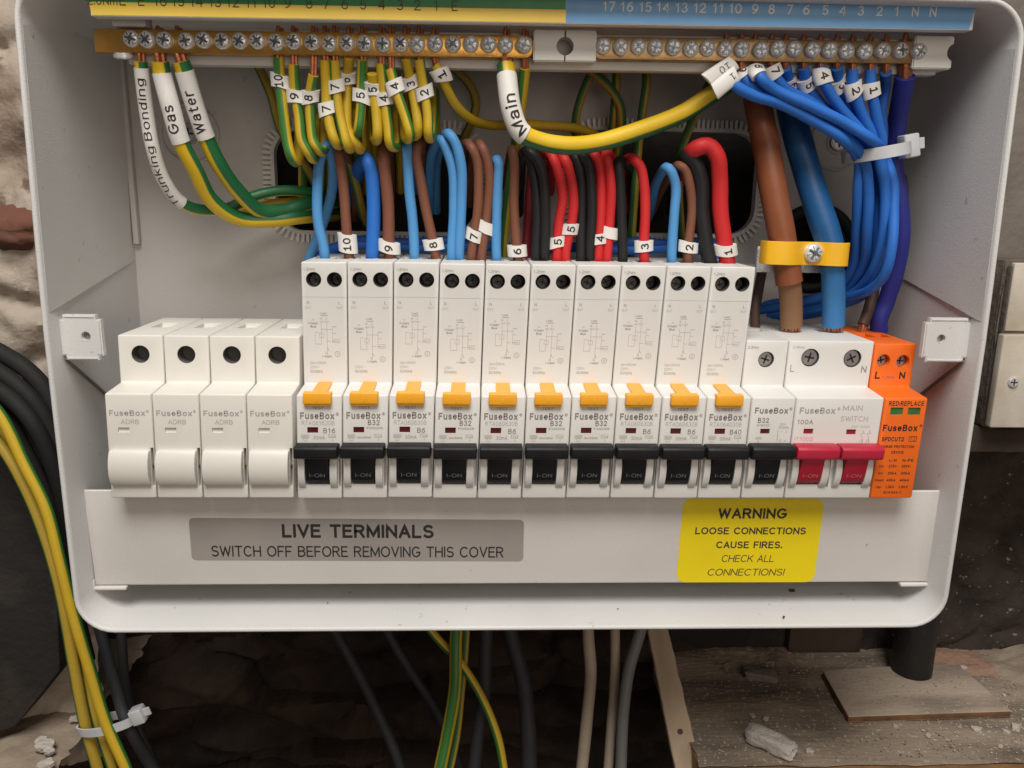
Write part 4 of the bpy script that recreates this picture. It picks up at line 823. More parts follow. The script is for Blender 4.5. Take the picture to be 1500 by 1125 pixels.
for k, (a, b, c) in enumerate((('Uc:', '275V~', '255V~'), ('In:', '20kA', '20kA'), ('Imax:', '40kA', '40kA'), ('Up:', '1,5kV', '1,5kV'))):
    z = -28.4-k*2.95; put_text(mb, a, 2.7, z, 1.1, K, NF, .02, width=(2.0, 1.7, 3.6, 2.2)[k]); put_text(mb, b, 7.4, z, 1.15, K, NF, .03, width=3.7); put_text(mb, c, 12.9, z, 1.15, K, NF, .03, width=3.9)
put_text(mb, 'IEC61643-11', 8.8, -39.6, 1.1, K, NF, .02, width=7.4); mb.build('body', rt)
for x in (2.75, 9.85):
    f = LB(); f.box(x, x+5.2, .5, .85, -6.95, -3.85, 'window_green'); f.build('status_window', rt)
for x, z in ((4.5, 12.2), (12.6, 12.0)):
    f = LB(); lining(f, x, 14.6, z, 2.73, 5, 'orange'); f.build('screw_well', rt); f = LB(); screw_bm(f, x+.2, 17.0, z-.2, 2.4, 'screw_dk', x); f.build('terminal_screw', rt)

# ================================================================== terminal carrier along the top
tz = lambda x: .0083*(x-13.2)                                     # it hangs very slightly out of level
def tilt(mb):
    for v in mb.v: v.z += tz(v.x)
    return mb
TO = (160, 16, 130); tc_ = empty('terminal_carrier', TO, 'white plastic carrier with yellow, green and blue numbered strip along the top', 'terminal carrier')
mb = MB(); mb.box(5.2, 320.5, 4.0, 9, 134.6, 147.2, 'plastic', .4); mb.box(8, 318, 9, 60, 138.5, 141, 'plastic', .3); tilt(mb).build('label_rail', tc_, TO)
LF = lambda x, z: 3.9
def lab(name, poly, mt, y=3.9, y2=3.99):
    mb = MB(); b = prism_bm(poly, 'y', y, y2); mb.bm(b, mt); return mb
lb = lab('l', [(5.7, 135.0), (171.4, 135.0), (171.4, 147), (3.7, 147)], 's_yellow')
lb.bm(prism_bm([(3.9, 139.3), (171.4, 139.3), (171.4, 147.1), (3.9, 147.1)], 'y', 3.84, 3.9), 's_green')
def zl(px, py): q = at(px, py, 3.8); return q.x, q.z-tz(q.x)
for t, px in zip(['E', 'E', '16', '15', '14', '13', '12', '11', '10', '9', '8', '7', '6', '5', '4', '3', '2', '1', 'E'], [180, 207, 235, 261, 288, 315, 341, 367, 394, 422, 453, 478, 505, 532, 559, 586, 611, 638, 666]):
    x, z = zl(px, 9+(px-180)*.007); put_text(lb, t, x, 139.9, 3.4, 'ink_warn', lambda x, z: 3.84, .0)
x, z = zl(143, 9); put_text(lb, '2.0Nm', x+1.6, 139.6, 2.6, 'ink_warn', lambda x, z: 3.84, .0, width=10.5)
tilt(lb).build('earth_label', tc_, TO)
lb = lab('n', [(171.5, 135.0), (319.0, 135.0), (321.0, 145.6), (171.5, 145.6)], 's_blue')
for t, px in zip(['17', '16', '15', '14', '13', '12', '11', '10', '9', '8', '7', '6', '5', '4', '3', '2', '1', 'N', 'N'], [892, 918, 945, 971, 998, 1025, 1051, 1077, 1106, 1130, 1157, 1181, 1209, 1234, 1261, 1288, 1313, 1341, 1367]):
    x, z = zl(px, 18); put_text(lb, t, x, 140.6, 3.3, 'ink_white', LF, .008)
tilt(lb).build('neutral_label', tc_, TO)
mb = MB(); BZ = 130.0
mb.box(10, 318, 21, 27, 121.6, 134.4, 'plastic', .4); mb.box(8, 20, 14, 21, 133.4, 138, 'plastic', .4)
tilt(mb).build('base_bar', tc_, TO)
bl = box_bm(160.8, 184.2, 13.6, 21, BZ-6.6, BZ+4.4); bmesh.ops.bevel(bl, geom=bl.edges[:], offset=.5, segments=2, affect='EDGES')
vs, fs = boolean(bl, [cyl_bm((172.5, 15, BZ-1.2), (0, 1, 0), 3.2, 12, 32), box_bm(172.2, 172.8, 12, 18, BZ-9, BZ+9)]); mb = MB(); mb.add(vs, fs, 'plastic'); mb.cyl((172.5, 20.5, BZ-1.2), (0, 1, 0), 3.3, 1, 'grey_label'); tilt(mb).build('centre_block', tc_, TO)
bl = box_bm(305, 320.2, 14.5, 27, BZ-7.2, BZ+4.6); bmesh.ops.bevel(bl, geom=bl.edges[:], offset=.5, segments=2, affect='EDGES')
vs, fs = boolean(bl, [cyl_bm((321, 15, BZ-1.2), (0, 1, 0), 3.2, 40, 32)]); mb = MB(); mb.add(vs, fs, 'plastic'); tilt(mb).build('end_block', tc_, TO)
# pozidriv screw head, shared by every terminal screw
def screw_head(k=1.):
    mb = MB(); n = 36; prof = [(0.01, .10), (1.2, .02), (2.0, .12), (2.55, .42), (2.9, .95), (2.98, 1.5), (2.98, 2.8)]
    V = [Vector((r*k*math.cos(2*math.pi*i/n), y*k, r*k*math.sin(2*math.pi*i/n))) for r, y in prof for i in range(n)]
    mb.add(V, [(j*n+i, j*n+(i+1) % n, (j+1)*n+(i+1) % n, (j+1)*n+i) for j in range(len(prof)-1) for i in range(n)], 'zinc')
    for a in range(2):                                            # cross recess and the four fine ticks between its arms
        m_ = Matrix.Rotation(a*math.pi/2, 4, 'Y'); mb.box(-2.0*k, 2.0*k, (-.06-.01*a)*k, .3*k, -.42*k, .42*k, 'recess', .1, 1, m_)
        m_ = Matrix.Rotation(math.pi/4+a*math.pi/2, 4, 'Y'); mb.box(-2.35*k, 2.35*k, (-.02-.01*a)*k, .5*k, -.10*k, .10*k, 'recess', 0, 1, m_)
    return mb
def bar_thing(name, label, x0, x1, xs, mt, round0, round1):
    o = ((x0+x1)/2, 18, BZ); rt = empty(name, o, label, 'terminal bar')
    r = 4.0; poly = []
    poly += [(x1-r+r*math.cos(a), BZ-1.3+r*math.sin(a)) for a in [math.radians(t) for t in range(-90, 91, 15)]] if round1 else [(x1, BZ-5.3), (x1, BZ+2.7)]
    poly += [(x0+r-r*math.cos(a), BZ-1.3+r*math.sin(a)) for a in [math.radians(t) for t in range(90, -91, -15)]] if round0 else [(x0, BZ+2.7), (x0, BZ-5.3)]
    b = prism_bm(poly, 'y', 15.4, 21.2, .3, 2); mb = MB(); mb.bm(b, mt)
    tilt(mb).build('bar', rt, o)
    proto = None; rn = random.Random(len(xs))
    for x in xs:
        if proto is None:
            s = screw_head().build('screw', rt, (0, 0, 0), ang=40); proto = s
        else: s = proto.copy(); COL.objects.link(s); s.parent = rt
        dy = rn.choice((0, .1, .3, -.2, -.5)); dzz = rn.uniform(-.3, .3)
        s.location = Vector((x-o[0], 13.1+dy-o[1], BZ-1.0+tz(x)+dzz-o[2]))*MM; s.rotation_euler = (rn.uniform(-.07, .07), rn.uniform(0, 3.1), rn.uniform(-.07, .07))
    return rt
EX = [190, 213, 240, 271, 296, 323, 349, 376, 403, 428, 455, 481, 507, 533, 560, 586, 611, 637, 663, 690, 716, 741, 768]
NX = [884, 910, 936, 961, 987, 1013, 1038, 1064, 1089, 1116, 1141, 1166, 1193, 1217, 1243, 1269, 1296, 1323, 1350]
bar_thing('earth_terminal_bar', 'brass earth terminal bar full of screws under the yellow and green strip', .6, 161.5, [at(p, 60, 13.1).x for p in EX], 'brass', False, True)
bar_thing('neutral_terminal_bar', 'dull brass neutral terminal bar full of screws under the blue strip', 182.6, 308.5, [at(p, 70, 13.1).x for p in NX], 'brass_dull', True, False)
mb = MB(); c = at(178, 80, 15); mb.cyl((c.x, 17, c.z), (0, -.2, 1), 3.6, 2.2, 'zinc', 26, .5); tag(mb.build('loose_screw', None, (c.x, 17, c.z)), 'domed steel fixing screw under the end of the brass earth bar', 'screw')

# ================================================================== wires
G_L = 'live and neutral wires looping into the breakers'
def loop(label, mt, r, front, back, tags=(), name='wire', cat='wire'):
    """a wire rising out of a breaker (front, listed from the breaker upwards), over the top and away behind"""
    pts = [(x, y, d) for x, y, d in front+back]
    return cable(name, label, cat, pts, r, mt, G_L, tags=tags)
def rise(ps, Ya=33, Yb=30):            # front leg depths: from the breaker top to the crest
    n = len(ps); return [(x, y, Ya+(Yb-Ya)*min(1, k/(n-1)*1.4)) for k, (x, y) in enumerate(ps)]
def away(ps, Ya=44, Yb=88):
    n = len(ps); return [(x, y, Ya+(Yb-Ya)*k/max(1, n-1)) for k, (x, y) in enumerate(ps)]
T = lambda x, y, t, Y=31, **k: dict(at=(x, y, Y), text=t, **k)
# circuit 10
loop('light blue wire looping over into the B16 breaker', 'blue_lt', 2.05, rise([(476, 384), (475, 366), (467, 325), (464, 283), (470, 232), (480, 212)]), [(488, 236, 40), (486, 283, 48), (470, 335, 54), (456, 372, 58), (448, 400, 60)])
loop('brown wire tagged 10 entering the B16 breaker', 'brown', 2.05, rise([(512, 384), (510, 362), (507, 325), (503, 283), (498, 240), (495, 220)]), away([(503, 218), (517, 245), (524, 290), (520, 320)]), [T(510, 357, '10', up=False, size=3.2, len=7.4, wide=3.9)])
# circuit 9
loop('thick mid blue wire looping into the first B32 breaker', 'blue', 2.75, rise([(545, 384), (546, 366), (547, 300), (544, 252), (537, 236)]), away([(528, 240), (522, 265), (520, 300)]))
loop('brown wire tagged 9 entering the first B32 breaker', 'brown', 2.45, rise([(572, 384), (570, 362), (568, 300), (565, 255), (562, 222)]), away([(566, 214), (570, 240), (572, 290)]), [T(577, 366, '9', up=False, len=4.6, wide=4.6)])
# circuit 8
loop('light blue wire rising from the breaker under the 8 tag', 'blue_lt', 2.05, rise([(607, 386), (607, 366), (603, 320), (600, 283), (597, 240), (596, 214)]), away([(600, 206), (606, 235), (610, 280)]))
loop('brown wire tagged 8 bending left above its breaker', 'brown', 2.05, rise([(640, 386), (635, 358), (624, 303), (615, 262), (611, 228), (612, 212)]), away([(618, 214), (622, 250), (624, 300)]), [T(633, 362, '8', up=False, len=4.4, wide=4.2)])
# circuit 7
loop('left light blue wire of the pair under the 7 tags', 'blue_lt', 2.05, rise([(662, 386), (662, 366), (664, 300), (662, 250), (655, 220), (646, 204)]), away([(636, 218), (630, 255), (630, 310)], 40, 80))
loop('right light blue wire of the pair under the 7 tags', 'blue_lt', 2.05, rise([(673, 386), (673, 366), (677, 300), (675, 245), (669, 212), (658, 198)], 33, 27), away([(648, 206), (640, 240), (639, 310)], 40, 80))
loop('left brown wire tagged 7 above the second B32 breaker', 'brown', 2.0, rise([(690, 386), (692, 362), (698, 315), (701, 275), (698, 235), (690, 215)]), away([(680, 214), (676, 240), (674, 300)], 44, 80), [T(692, 348, '7', up=False, len=4.6, wide=3.6)])
loop('right brown wire with blank white tag above the second B32 breaker', 'brown', 2.0, rise([(704, 386), (707, 362), (713, 308), (718, 262), (714, 232), (705, 215)]), away([(697, 216), (690, 240), (688, 300)], 44, 80), [dict(at=(713, 331, 31), round=False, len=4.6, wide=3.9)])
# circuit 6
loop('light blue wire standing alone left of the brown wire tagged 6', 'blue_lt', 2.0, rise([(728, 386), (727, 366), (727, 317), (730, 265), (732, 244), (728, 236)]), away([(722, 244), (718, 270), (715, 310)], 42, 80))
loop('brown wire tagged 6 beside the earth drop', 'brown', 2.0, rise([(759, 386), (757, 360), (754, 300), (753, 255), (753, 233), (752, 222)]), away([(748, 222), (742, 250), (720, 300)], 46, 82), [T(755, 366, '6', up=False, len=4.6, wide=4.1)])
# circuit 5
loop('left black wire rising beside the wires tagged 5', 'wire_black', 2.1, rise([(785, 386), (785, 366), (786, 310), (783, 260), (776, 232), (768, 226)]), away([(760, 240), (755, 280), (740, 320)], 40, 80))
loop('right black wire rising beside the wires tagged 5', 'wire_black', 2.1, rise([(798, 386), (798, 366), (798, 310), (793, 255), (784, 230), (774, 222)], 33, 27), away([(766, 228), (762, 270), (760, 320)], 40, 80))
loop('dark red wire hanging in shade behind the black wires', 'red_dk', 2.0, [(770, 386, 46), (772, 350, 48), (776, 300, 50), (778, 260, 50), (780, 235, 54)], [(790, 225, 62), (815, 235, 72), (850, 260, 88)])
loop('left red wire with the lower tag reading 5', 'red', 2.05, rise([(816, 386), (816, 366), (820, 325), (823, 290), (818, 255), (808, 228)]), away([(798, 224), (792, 240), (790, 290)], 42, 80), [T(818, 351, '5', up=False, len=4.4, wide=3.5)])
loop('right red wire with the upper tag reading 5', 'red', 2.05, rise([(828, 386), (829, 366), (838, 322), (841, 296), (836, 258), (826, 232)]), away([(816, 226), (808, 240), (806, 290)], 44, 80), [T(836, 337, '5', up=False, len=4.4, wide=3.5)])
# circuit 4
loop('left black wire rising beside the red wires tagged 4', 'wire_black', 2.1, rise([(851, 386), (851, 366), (853, 310), (852, 262), (846, 236), (840, 228)]), away([(846, 226), (858, 245), (870, 300)], 42, 84))
loop('right black wire rising beside the red wires tagged 4', 'wire_black', 2.1, rise([(864, 386), (864, 366), (866, 310), (865, 262), (860, 236), (853, 228)], 33, 28), away([(860, 224), (872, 245), (884, 300)], 42, 84))
loop('left red wire tagged 4', 'red', 2.05, rise([(876, 386), (877, 366), (880, 310), (880, 262), (876, 234), (871, 226)]), away([(876, 224), (886, 250), (894, 300)], 42, 84), [T(877, 352, '4', up=False, len=4.2, wide=3.5)])
loop('right red wire with blank white tag beside the 4 tag', 'red', 2.05, rise([(888, 386), (890, 366), (895, 315), (896, 280), (892, 244), (886, 230)]), away([(892, 226), (904, 250), (912, 300)], 42, 84), [dict(at=(893, 338, 31), len=4.6, wide=3.8)])
# circuit 3
loop('single black wire left of the red wire tagged 3', 'wire_black', 2.1, rise([(912, 386), (912, 366), (911, 310), (909, 262), (906, 240)]), away([(914, 236), (924, 255), (934, 300)], 42, 84))
loop('single red wire tagged 3', 'red', 2.05, rise([(944, 386), (943, 360), (944, 310), (943, 268), (937, 244), (928, 234)]), away([(918, 234), (910, 255), (914, 310)], 42, 88), [T(943, 364, '3', up=False, len=4.4, wide=4.0)])
# circuit 2
loop('light blue wire arching left of the brown wire tagged 2', 'blue_lt', 2.0, rise([(984, 388), (984, 368), (988, 310), (989, 275), (984, 252), (977, 246)]), [(968, 256, 40), (960, 275, 52), (953, 305, 66), (945, 330, 88)])
loop('brown wire tagged 2', 'brown', 1.9, rise([(1007, 388), (1008, 362), (1013, 305), (1010, 268), (1003, 248), (996, 242)]), [(986, 250, 46), (972, 275, 60), (955, 310, 76), (945, 330, 90)], [T(1006, 366, '2', up=False, len=4.4, wide=4.2)])
# circuit 1
loop('thick black wire beside the thick red wire', 'wire_black', 3.1, rise([(1040, 388), (1036, 366), (1030, 310), (1026, 270), (1018, 238), (1008, 228)]), away([(1000, 240), (992, 265), (985, 310)], 46, 92))
loop('thick red wire tagged 1 arching into the B40 breaker', 'red', 3.3, rise([(1066, 388), (1062, 360), (1056, 310), (1056, 262), (1050, 228), (1036, 213), (1021, 216)], 33, 26), [(1008, 230, 38), (998, 248, 56), (990, 275, 92)], [T(1063, 369, '1', up=False, len=4.4, wide=4.8)])

# neutral fly leads lying behind the breaker tops
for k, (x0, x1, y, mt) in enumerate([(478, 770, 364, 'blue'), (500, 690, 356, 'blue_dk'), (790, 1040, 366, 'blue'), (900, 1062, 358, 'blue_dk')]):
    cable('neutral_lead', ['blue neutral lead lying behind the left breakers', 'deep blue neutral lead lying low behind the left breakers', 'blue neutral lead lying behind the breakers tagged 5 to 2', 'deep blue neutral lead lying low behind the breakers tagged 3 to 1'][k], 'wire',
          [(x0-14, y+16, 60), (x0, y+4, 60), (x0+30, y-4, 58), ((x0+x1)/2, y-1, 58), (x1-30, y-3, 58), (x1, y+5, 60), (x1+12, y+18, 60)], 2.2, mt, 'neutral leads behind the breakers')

# ---- circuit earths hooked into the brass bar
G_E = 'circuit earth wires hanging from the brass bar'
def earth(label, x, y0, pts, tag_at, t, phase, tail, Y=20, cu=True, r=1.95, mt='earth', **k):
    W = [(x, y0, 17.5)]+[(a, b, Y) for a, b in pts]
    xb, yb = pts[-1]
    W += [(xb+tail[0]*.5, yb+7, Y+4), (xb+tail[0], yb+1, Y+9), (xb+tail[0]*1.1, yb-35, Y+15), (xb+tail[0]*1.2, yb-62, Y+24), (xb+tail[0]*1.2+3, yb-50, Y+36), (xb+tail[0]*1.2+4, yb+20, Y+50), (xb+tail[0]*1.2+4, yb+70, Y+68)]
    return cable('earth_wire', label, 'wire', W, r, mt, G_E, phase=phase, copper=((x, 74, 17.5) if cu else None), tags=[T(tag_at[0], tag_at[1], t, Y, len=4.9, wide=3.5, **k)] if tag_at else [], twist=.0)
earth('earth wire tagged 10 hanging lowest at the left', 408, 83, [(410, 118), (415, 165), (422, 208), (428, 230)], (410, 119), '10', .05, (9, 0), r=2.0, size=3.4, tw=4.6)
earth('earth wire tagged 9', 430, 94, [(432, 133), (437, 173), (444, 207), (452, 226)], (432, 139), '9', -.17, (11, 0))
earth('earth wire tagged 8 with long bare copper at its top', 459, 110, [(454, 143), (455, 185), (460, 208), (466, 216)], (455, 142), '8', -.17, (10, 0))
earth('earth wire with the lower of the two 7 tags', 476, 88, [(478, 130), (479, 160), (484, 190), (491, 207)], (478, 160), '7', .45, (10, 0))
earth('earth wire with the upper of the two 7 tags', 490, 88, [(492, 127), (497, 168), (503, 196), (508, 212)], (491, 128), '7', .2, (9, 0))
earth('earth wire tagged 6', 511, 83, [(509, 115), (507, 160), (511, 192), (521, 212)], (509, 113), '6', .48, (10, 0), Y=23)
earth('earth wire with the lower of the two 5 tags', 531, 87, [(530, 120), (528, 160), (526, 190)], (528, 143), '5', -.06, (-6, 0))
earth('earth wire with the upper of the two 5 tags', 545, 108, [(547, 130), (551, 165), (554, 200)], (546, 127), '5', .42, (-6, 0), cu=False)
earth('earth wire with the lower of the two 4 tags', 558, 93, [(563, 145), (568, 185), (572, 210)], (565, 148), '4', -.2, (9, 0))
earth('earth wire with the upper of the two 4 tags', 572, 102, [(581, 135), (593, 170), (602, 198)], (580, 125), '4', -.2, (-9, 0), Y=17)
earth('earth wire tagged 3', 594, 85, [(602, 122), (609, 160), (612, 192)], (604, 125), '3', .5, (-10, 0), Y=22)
earth('earth wire tagged 2', 614, 87, [(621, 130), (627, 170), (627, 196)], (626, 138), '2', -.26, (7, 0))
cable('earth_wire', 'earth wire tagged 1 running right behind the main earth', 'wire', [(637, 95, 18), (646, 108, 19), (655, 130, 22), (670, 156, 28), (692, 176, 36), (722, 183, 44), (770, 182, 50), (806, 185, 54), (840, 188, 58), (872, 200, 66), (885, 230, 90)], 1.95, 'earth', G_E, phase=.3, copper=(636, 76, 17.5), tags=[T(644, 113, '1', 19, len=4.6, wide=3.6)])
cable('earth_wire', 'earth wire dropping from the last brass terminal behind the main sleeve', 'wire', [(769, 100, 18), (766, 130, 22), (760, 180, 30), (752, 230, 40), (744, 290, 46), (738, 340, 50), (736, 388, 55)], 2.1, 'earth', G_E, phase=.12, copper=(768, 78, 17.5))
# dim loops deeper in the box
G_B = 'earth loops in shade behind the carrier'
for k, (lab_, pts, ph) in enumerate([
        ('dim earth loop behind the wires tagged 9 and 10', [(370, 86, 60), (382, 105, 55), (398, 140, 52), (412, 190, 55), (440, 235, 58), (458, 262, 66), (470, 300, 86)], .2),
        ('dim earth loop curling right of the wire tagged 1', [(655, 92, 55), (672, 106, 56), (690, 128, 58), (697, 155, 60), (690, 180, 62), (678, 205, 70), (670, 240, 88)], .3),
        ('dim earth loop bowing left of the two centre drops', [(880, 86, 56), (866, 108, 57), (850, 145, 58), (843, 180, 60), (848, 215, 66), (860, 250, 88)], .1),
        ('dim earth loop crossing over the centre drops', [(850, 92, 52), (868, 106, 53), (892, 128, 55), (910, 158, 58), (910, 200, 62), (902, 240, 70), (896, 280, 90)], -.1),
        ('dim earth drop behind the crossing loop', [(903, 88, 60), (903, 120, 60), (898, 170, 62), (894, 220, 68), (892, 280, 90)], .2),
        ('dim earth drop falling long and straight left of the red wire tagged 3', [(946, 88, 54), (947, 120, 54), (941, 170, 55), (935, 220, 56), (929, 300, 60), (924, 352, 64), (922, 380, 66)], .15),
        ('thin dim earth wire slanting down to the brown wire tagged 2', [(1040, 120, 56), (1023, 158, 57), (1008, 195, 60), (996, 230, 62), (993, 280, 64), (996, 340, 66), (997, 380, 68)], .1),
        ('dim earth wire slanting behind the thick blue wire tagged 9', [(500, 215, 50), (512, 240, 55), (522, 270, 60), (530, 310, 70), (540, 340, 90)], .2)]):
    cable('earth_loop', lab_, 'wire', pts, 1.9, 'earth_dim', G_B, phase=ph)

# ---- main bonding conductors at the left
cable('bonding_wire', 'earth conductor in a long white sleeve marked Trunking Bonding', 'bonding wire', [(206, 90, 18), (208, 110, 19), (213, 160, 22), (224, 217, 25), (240, 263, 30), (262, 295, 36), (290, 307, 42), (333, 304, 46), (370, 289, 50), (412, 280, 54), (455, 282, 60), (490, 300, 90)], 2.3, 'earth_big', None, phase=-.22, copper=(206, 74, 17.5),
      tags=[dict(at=(224, 217, 25), round=True, **{'from': (207, 97, 18.5), 'to': (268, 300, 37)}, print=[dict(t='Bonding', at=(217, 158, 22), size=3.0, width=22.5, bold=.004), dict(t='Trunking', at=(241, 258, 29), size=2.8, width=24.5, bold=.0)])])
cable('bonding_wire', 'thick earth conductor in a white sleeve marked Gas', 'bonding wire', [(234, 90, 18), (237, 107, 19), (248, 155, 20), (267, 207, 23), (285, 250, 28), (312, 295, 36), (350, 321, 44), (400, 324, 50), (445, 316, 56), (490, 315, 90)], 3.15, 'earth_big', None, phase=-.34, copper=(232, 74, 17.5),
      tags=[dict(at=(250, 160, 21), round=True, **{'from': (237, 107, 19), 'to': (267, 207, 23)}, print=[dict(t='Gas', at=(257, 176, 21.5), size=4.1, width=9.8, bold=.012)])])
cable('bonding_wire', 'thick earth conductor in a white sleeve marked Water', 'bonding wire', [(265, 90, 18), (270, 104, 19), (284, 150, 22), (303, 203, 26), (322, 243, 31), (348, 281, 38), (380, 308, 46), (415, 308, 52), (450, 298, 58), (490, 296, 90)], 3.15, 'earth_big', None, phase=-.22, copper=(260, 74, 17.5),
      tags=[dict(at=(285, 152, 22), round=True, **{'from': (270, 104, 19), 'to': (303, 203, 26)}, print=[dict(t='Water', at=(293, 163, 23), size=3.9, width=15.8, bold=.012)])])
cable('bonding_wire', 'thick main earth swinging right in a white sleeve marked Main', 'bonding wire', [(741, 96, 17), (743, 118, 15), (751, 162, 14), (764, 192, 14), (790, 207, 15), (830, 213, 17), (875, 208, 20), (930, 195, 23), (1000, 165, 27), (1040, 142, 30), (1075, 118, 36), (1095, 100, 46), (1100, 80, 58)], 3.5, 'earth_big', None, phase=.28, copper=(741, 76, 17.5), n=18,
      tags=[dict(at=(750, 150, 14), round=True, **{'from': (742, 112, 16), 'to': (768, 196, 14)}, print=[dict(t='Main', at=(756.5, 168, 14), size=4.6, width=14.5, bold=.012)])])
cable('bonding_wire', 'dim earth strand lying between the Gas and Water conductors', 'bonding wire', [(330, 318, 56), (370, 304, 58), (410, 296, 60), (450, 296, 66), (480, 300, 90)], 1.9, 'earth_dim', None, phase=.3)

# ---- neutral wires from the dull brass bar to the cable tie
G_N = 'numbered neutral wires gathered by the cable tie'
def neut(label, x, y0, pts, t, ta, mt='blue', r=2.1, Y=20, down=None, size=3.2, cu=True, twisted=True):
    n = len(pts); W = [(x, y0, 17.5)]+[(a, b, Y-2+6*k/n) for k, (a, b) in enumerate(pts)]
    W += [(a, b, 26+d) for a, b, d in down]
    return cable('neutral_wire', label, 'wire', W, r, mt, G_N, copper=((x, 86, 17.5) if cu else None), tags=[dict(at=(ta[0], ta[1], Y), text=t, up=False if twisted else True, len=5.2, wide=3.5, size=size)] if t else [])
DN = [[(1257, 235, 0), (1258, 280, 2), (1254, 335, 8), (1248, 395, 20), (1215, 430, 34), (1150, 446, 46), (1095, 458, 52)],
      [(1268, 233, -3), (1273, 280, 0), (1270, 335, 4), (1262, 392, 16), (1225, 436, 34), (1160, 455, 48), (1095, 464, 54)],
      [(1278, 230, 3), (1286, 280, 5), (1283, 335, 8), (1270, 400, 20), (1230, 440, 34), (1150, 462, 50), (1095, 470, 56)],
      [(1285, 228, -2), (1296, 275, -1), (1294, 335, 1), (1281, 390, 8), (1250, 428, 24), (1190, 446, 44), (1095, 452, 56)],
      [(1294, 228, 3), (1307, 262, 1), (1309, 310, -2), (1307, 355, -4), (1298, 398, -2), (1276, 424, 8), (1242, 434, 26), (1180, 440, 44), (1095, 448, 54)],
      [(1262, 238, 8), (1264, 290, 10), (1262, 340, 14), (1256, 400, 26), (1220, 440, 40), (1095, 470, 56)],
      [(1275, 236, 9), (1280, 290, 12), (1277, 340, 16), (1266, 405, 28), (1225, 448, 42), (1095, 474, 58)],
      [(1288, 234, 9), (1297, 290, 8), (1299, 345, 8), (1290, 395, 14), (1258, 436, 30), (1170, 458, 48), (1095, 470, 58)]]
neut('blue neutral wire tagged 10 sweeping furthest right below the others', 1064, 103, [(1073, 122), (1100, 139), (1140, 152), (1195, 177), (1235, 205)], None, None, down=DN[0], Y=15)
neut('blue neutral wire tagged 9 crossing under the one tagged 8', 1086, 106, [(1096, 122), (1115, 137), (1160, 158), (1210, 182), (1250, 212)], '9', (1086, 108), down=DN[1], Y=18)
neut('blue neutral wire tagged 8 arching over the bundle', 1106, 100, [(1113, 113), (1133, 131), (1185, 154), (1240, 180), (1276, 205)], '8', (1111, 110), down=DN[4], Y=14)
neut('blue neutral wire tagged 7', 1130, 96, [(1136, 112), (1150, 130), (1190, 152), (1236, 184)], '7', (1132, 99), down=DN[2], Y=20)
neut('blue neutral wire tagged 6', 1151, 99, [(1157, 122), (1172, 140), (1205, 166), (1245, 196)], '6', (1155, 115), down=DN[5], Y=25)
neut('blue neutral wire tagged 5', 1177, 99, [(1180, 117), (1188, 135), (1208, 160), (1245, 192)], '5', (1180, 117), down=DN[6], Y=22)
neut('blue neutral wire tagged 4', 1202, 99, [(1206, 118), (1216, 138), (1236, 166), (1264, 196)], '4', (1205, 115), down=DN[3], Y=19)
neut('blue neutral wire tagged 3', 1226, 99, [(1228, 118), (1234, 136), (1248, 164), (1270, 198)], '3', (1228, 120), down=DN[7], Y=23)
neut('blue neutral wire tagged 2', 1249, 102, [(1250, 132), (1255, 150), (1266, 176), (1280, 204)], '2', (1250, 132), down=DN[2], Y=20)
neut('blue neutral wire tagged 1', 1275, 102, [(1276, 132), (1280, 156), (1286, 184), (1292, 210)], '1', (1276, 132), down=DN[3], Y=20)
neut('deep blue neutral wire without a tag, behind the one tagged 1', 1298, 106, [(1296, 130), (1292, 165), (1292, 200)], None, None, mt='blue_dk', down=DN[7], Y=26)
m_ = MB(); P1 = Path([at(1036, 117, 14), at(1054, 105, 14), at(1076, 91, 14)]); tube(m_, P1, 1.2, 'sleeve', rn=1.1, rb=3.0, n=30, skew=.25); wrap_text(m_, P1, '10', P1.L*.62, 2.8, 1.1, 'ink_black', True, .0, None, 1.0, 1.1, 3.0)
o = m_.build('number_sleeve', None, at(1062, 110, 13), ang=50); tag(o, 'white number sleeve reading 10 slipped off at the end of the main earth', 'marker sleeve')
m_ = MB(); P1 = Path([at(1046, 135, 12), at(1060, 123, 11.5), at(1078, 108, 12)]); tube(m_, P1, 1.2, 'sleeve', rn=1.2, rb=3.1, n=30, skew=-.2); wrap_text(m_, P1, '1', P1.L*.8, 2.6, 1.2, 'ink_black', True, .0, None, 1.0, 1.2, 3.1)
o = m_.build('number_sleeve', None, at(1064, 124, 12), ang=50); tag(o, 'white number sleeve reading 1 just below the one reading 10', 'marker sleeve')
cable('neutral_feed', 'thick navy neutral feed dropping from the right end of the neutral bar', 'wire', [(1326, 112, 19), (1320, 145, 24), (1312, 190, 32), (1310, 235, 36), (1315, 290, 36), (1318, 345, 38), (1311, 400, 42), (1298, 445, 46), (1288, 470, 46), (1288, 486, 46)], 3.7, 'navy', None, copper=(1326, 84, 18), copper_end=(1289, 494, 46), n=18)
cable('live_feed', 'dark brown live feed running down to the orange surge module', 'wire', [(1330, 260, 66), (1318, 310, 60), (1298, 360, 56), (1284, 410, 50), (1272, 455, 46), (1264, 476, 44)], 2.5, 'brown_dk', None, copper_end=(1262, 490, 44))
cable('live_link', 'short dark wire dropping beside the last tall breaker', 'wire', [(1120, 380, 62), (1112, 420, 56), (1107, 455, 52), (1106, 492, 50)], 2.2, 'brown_dk', None)

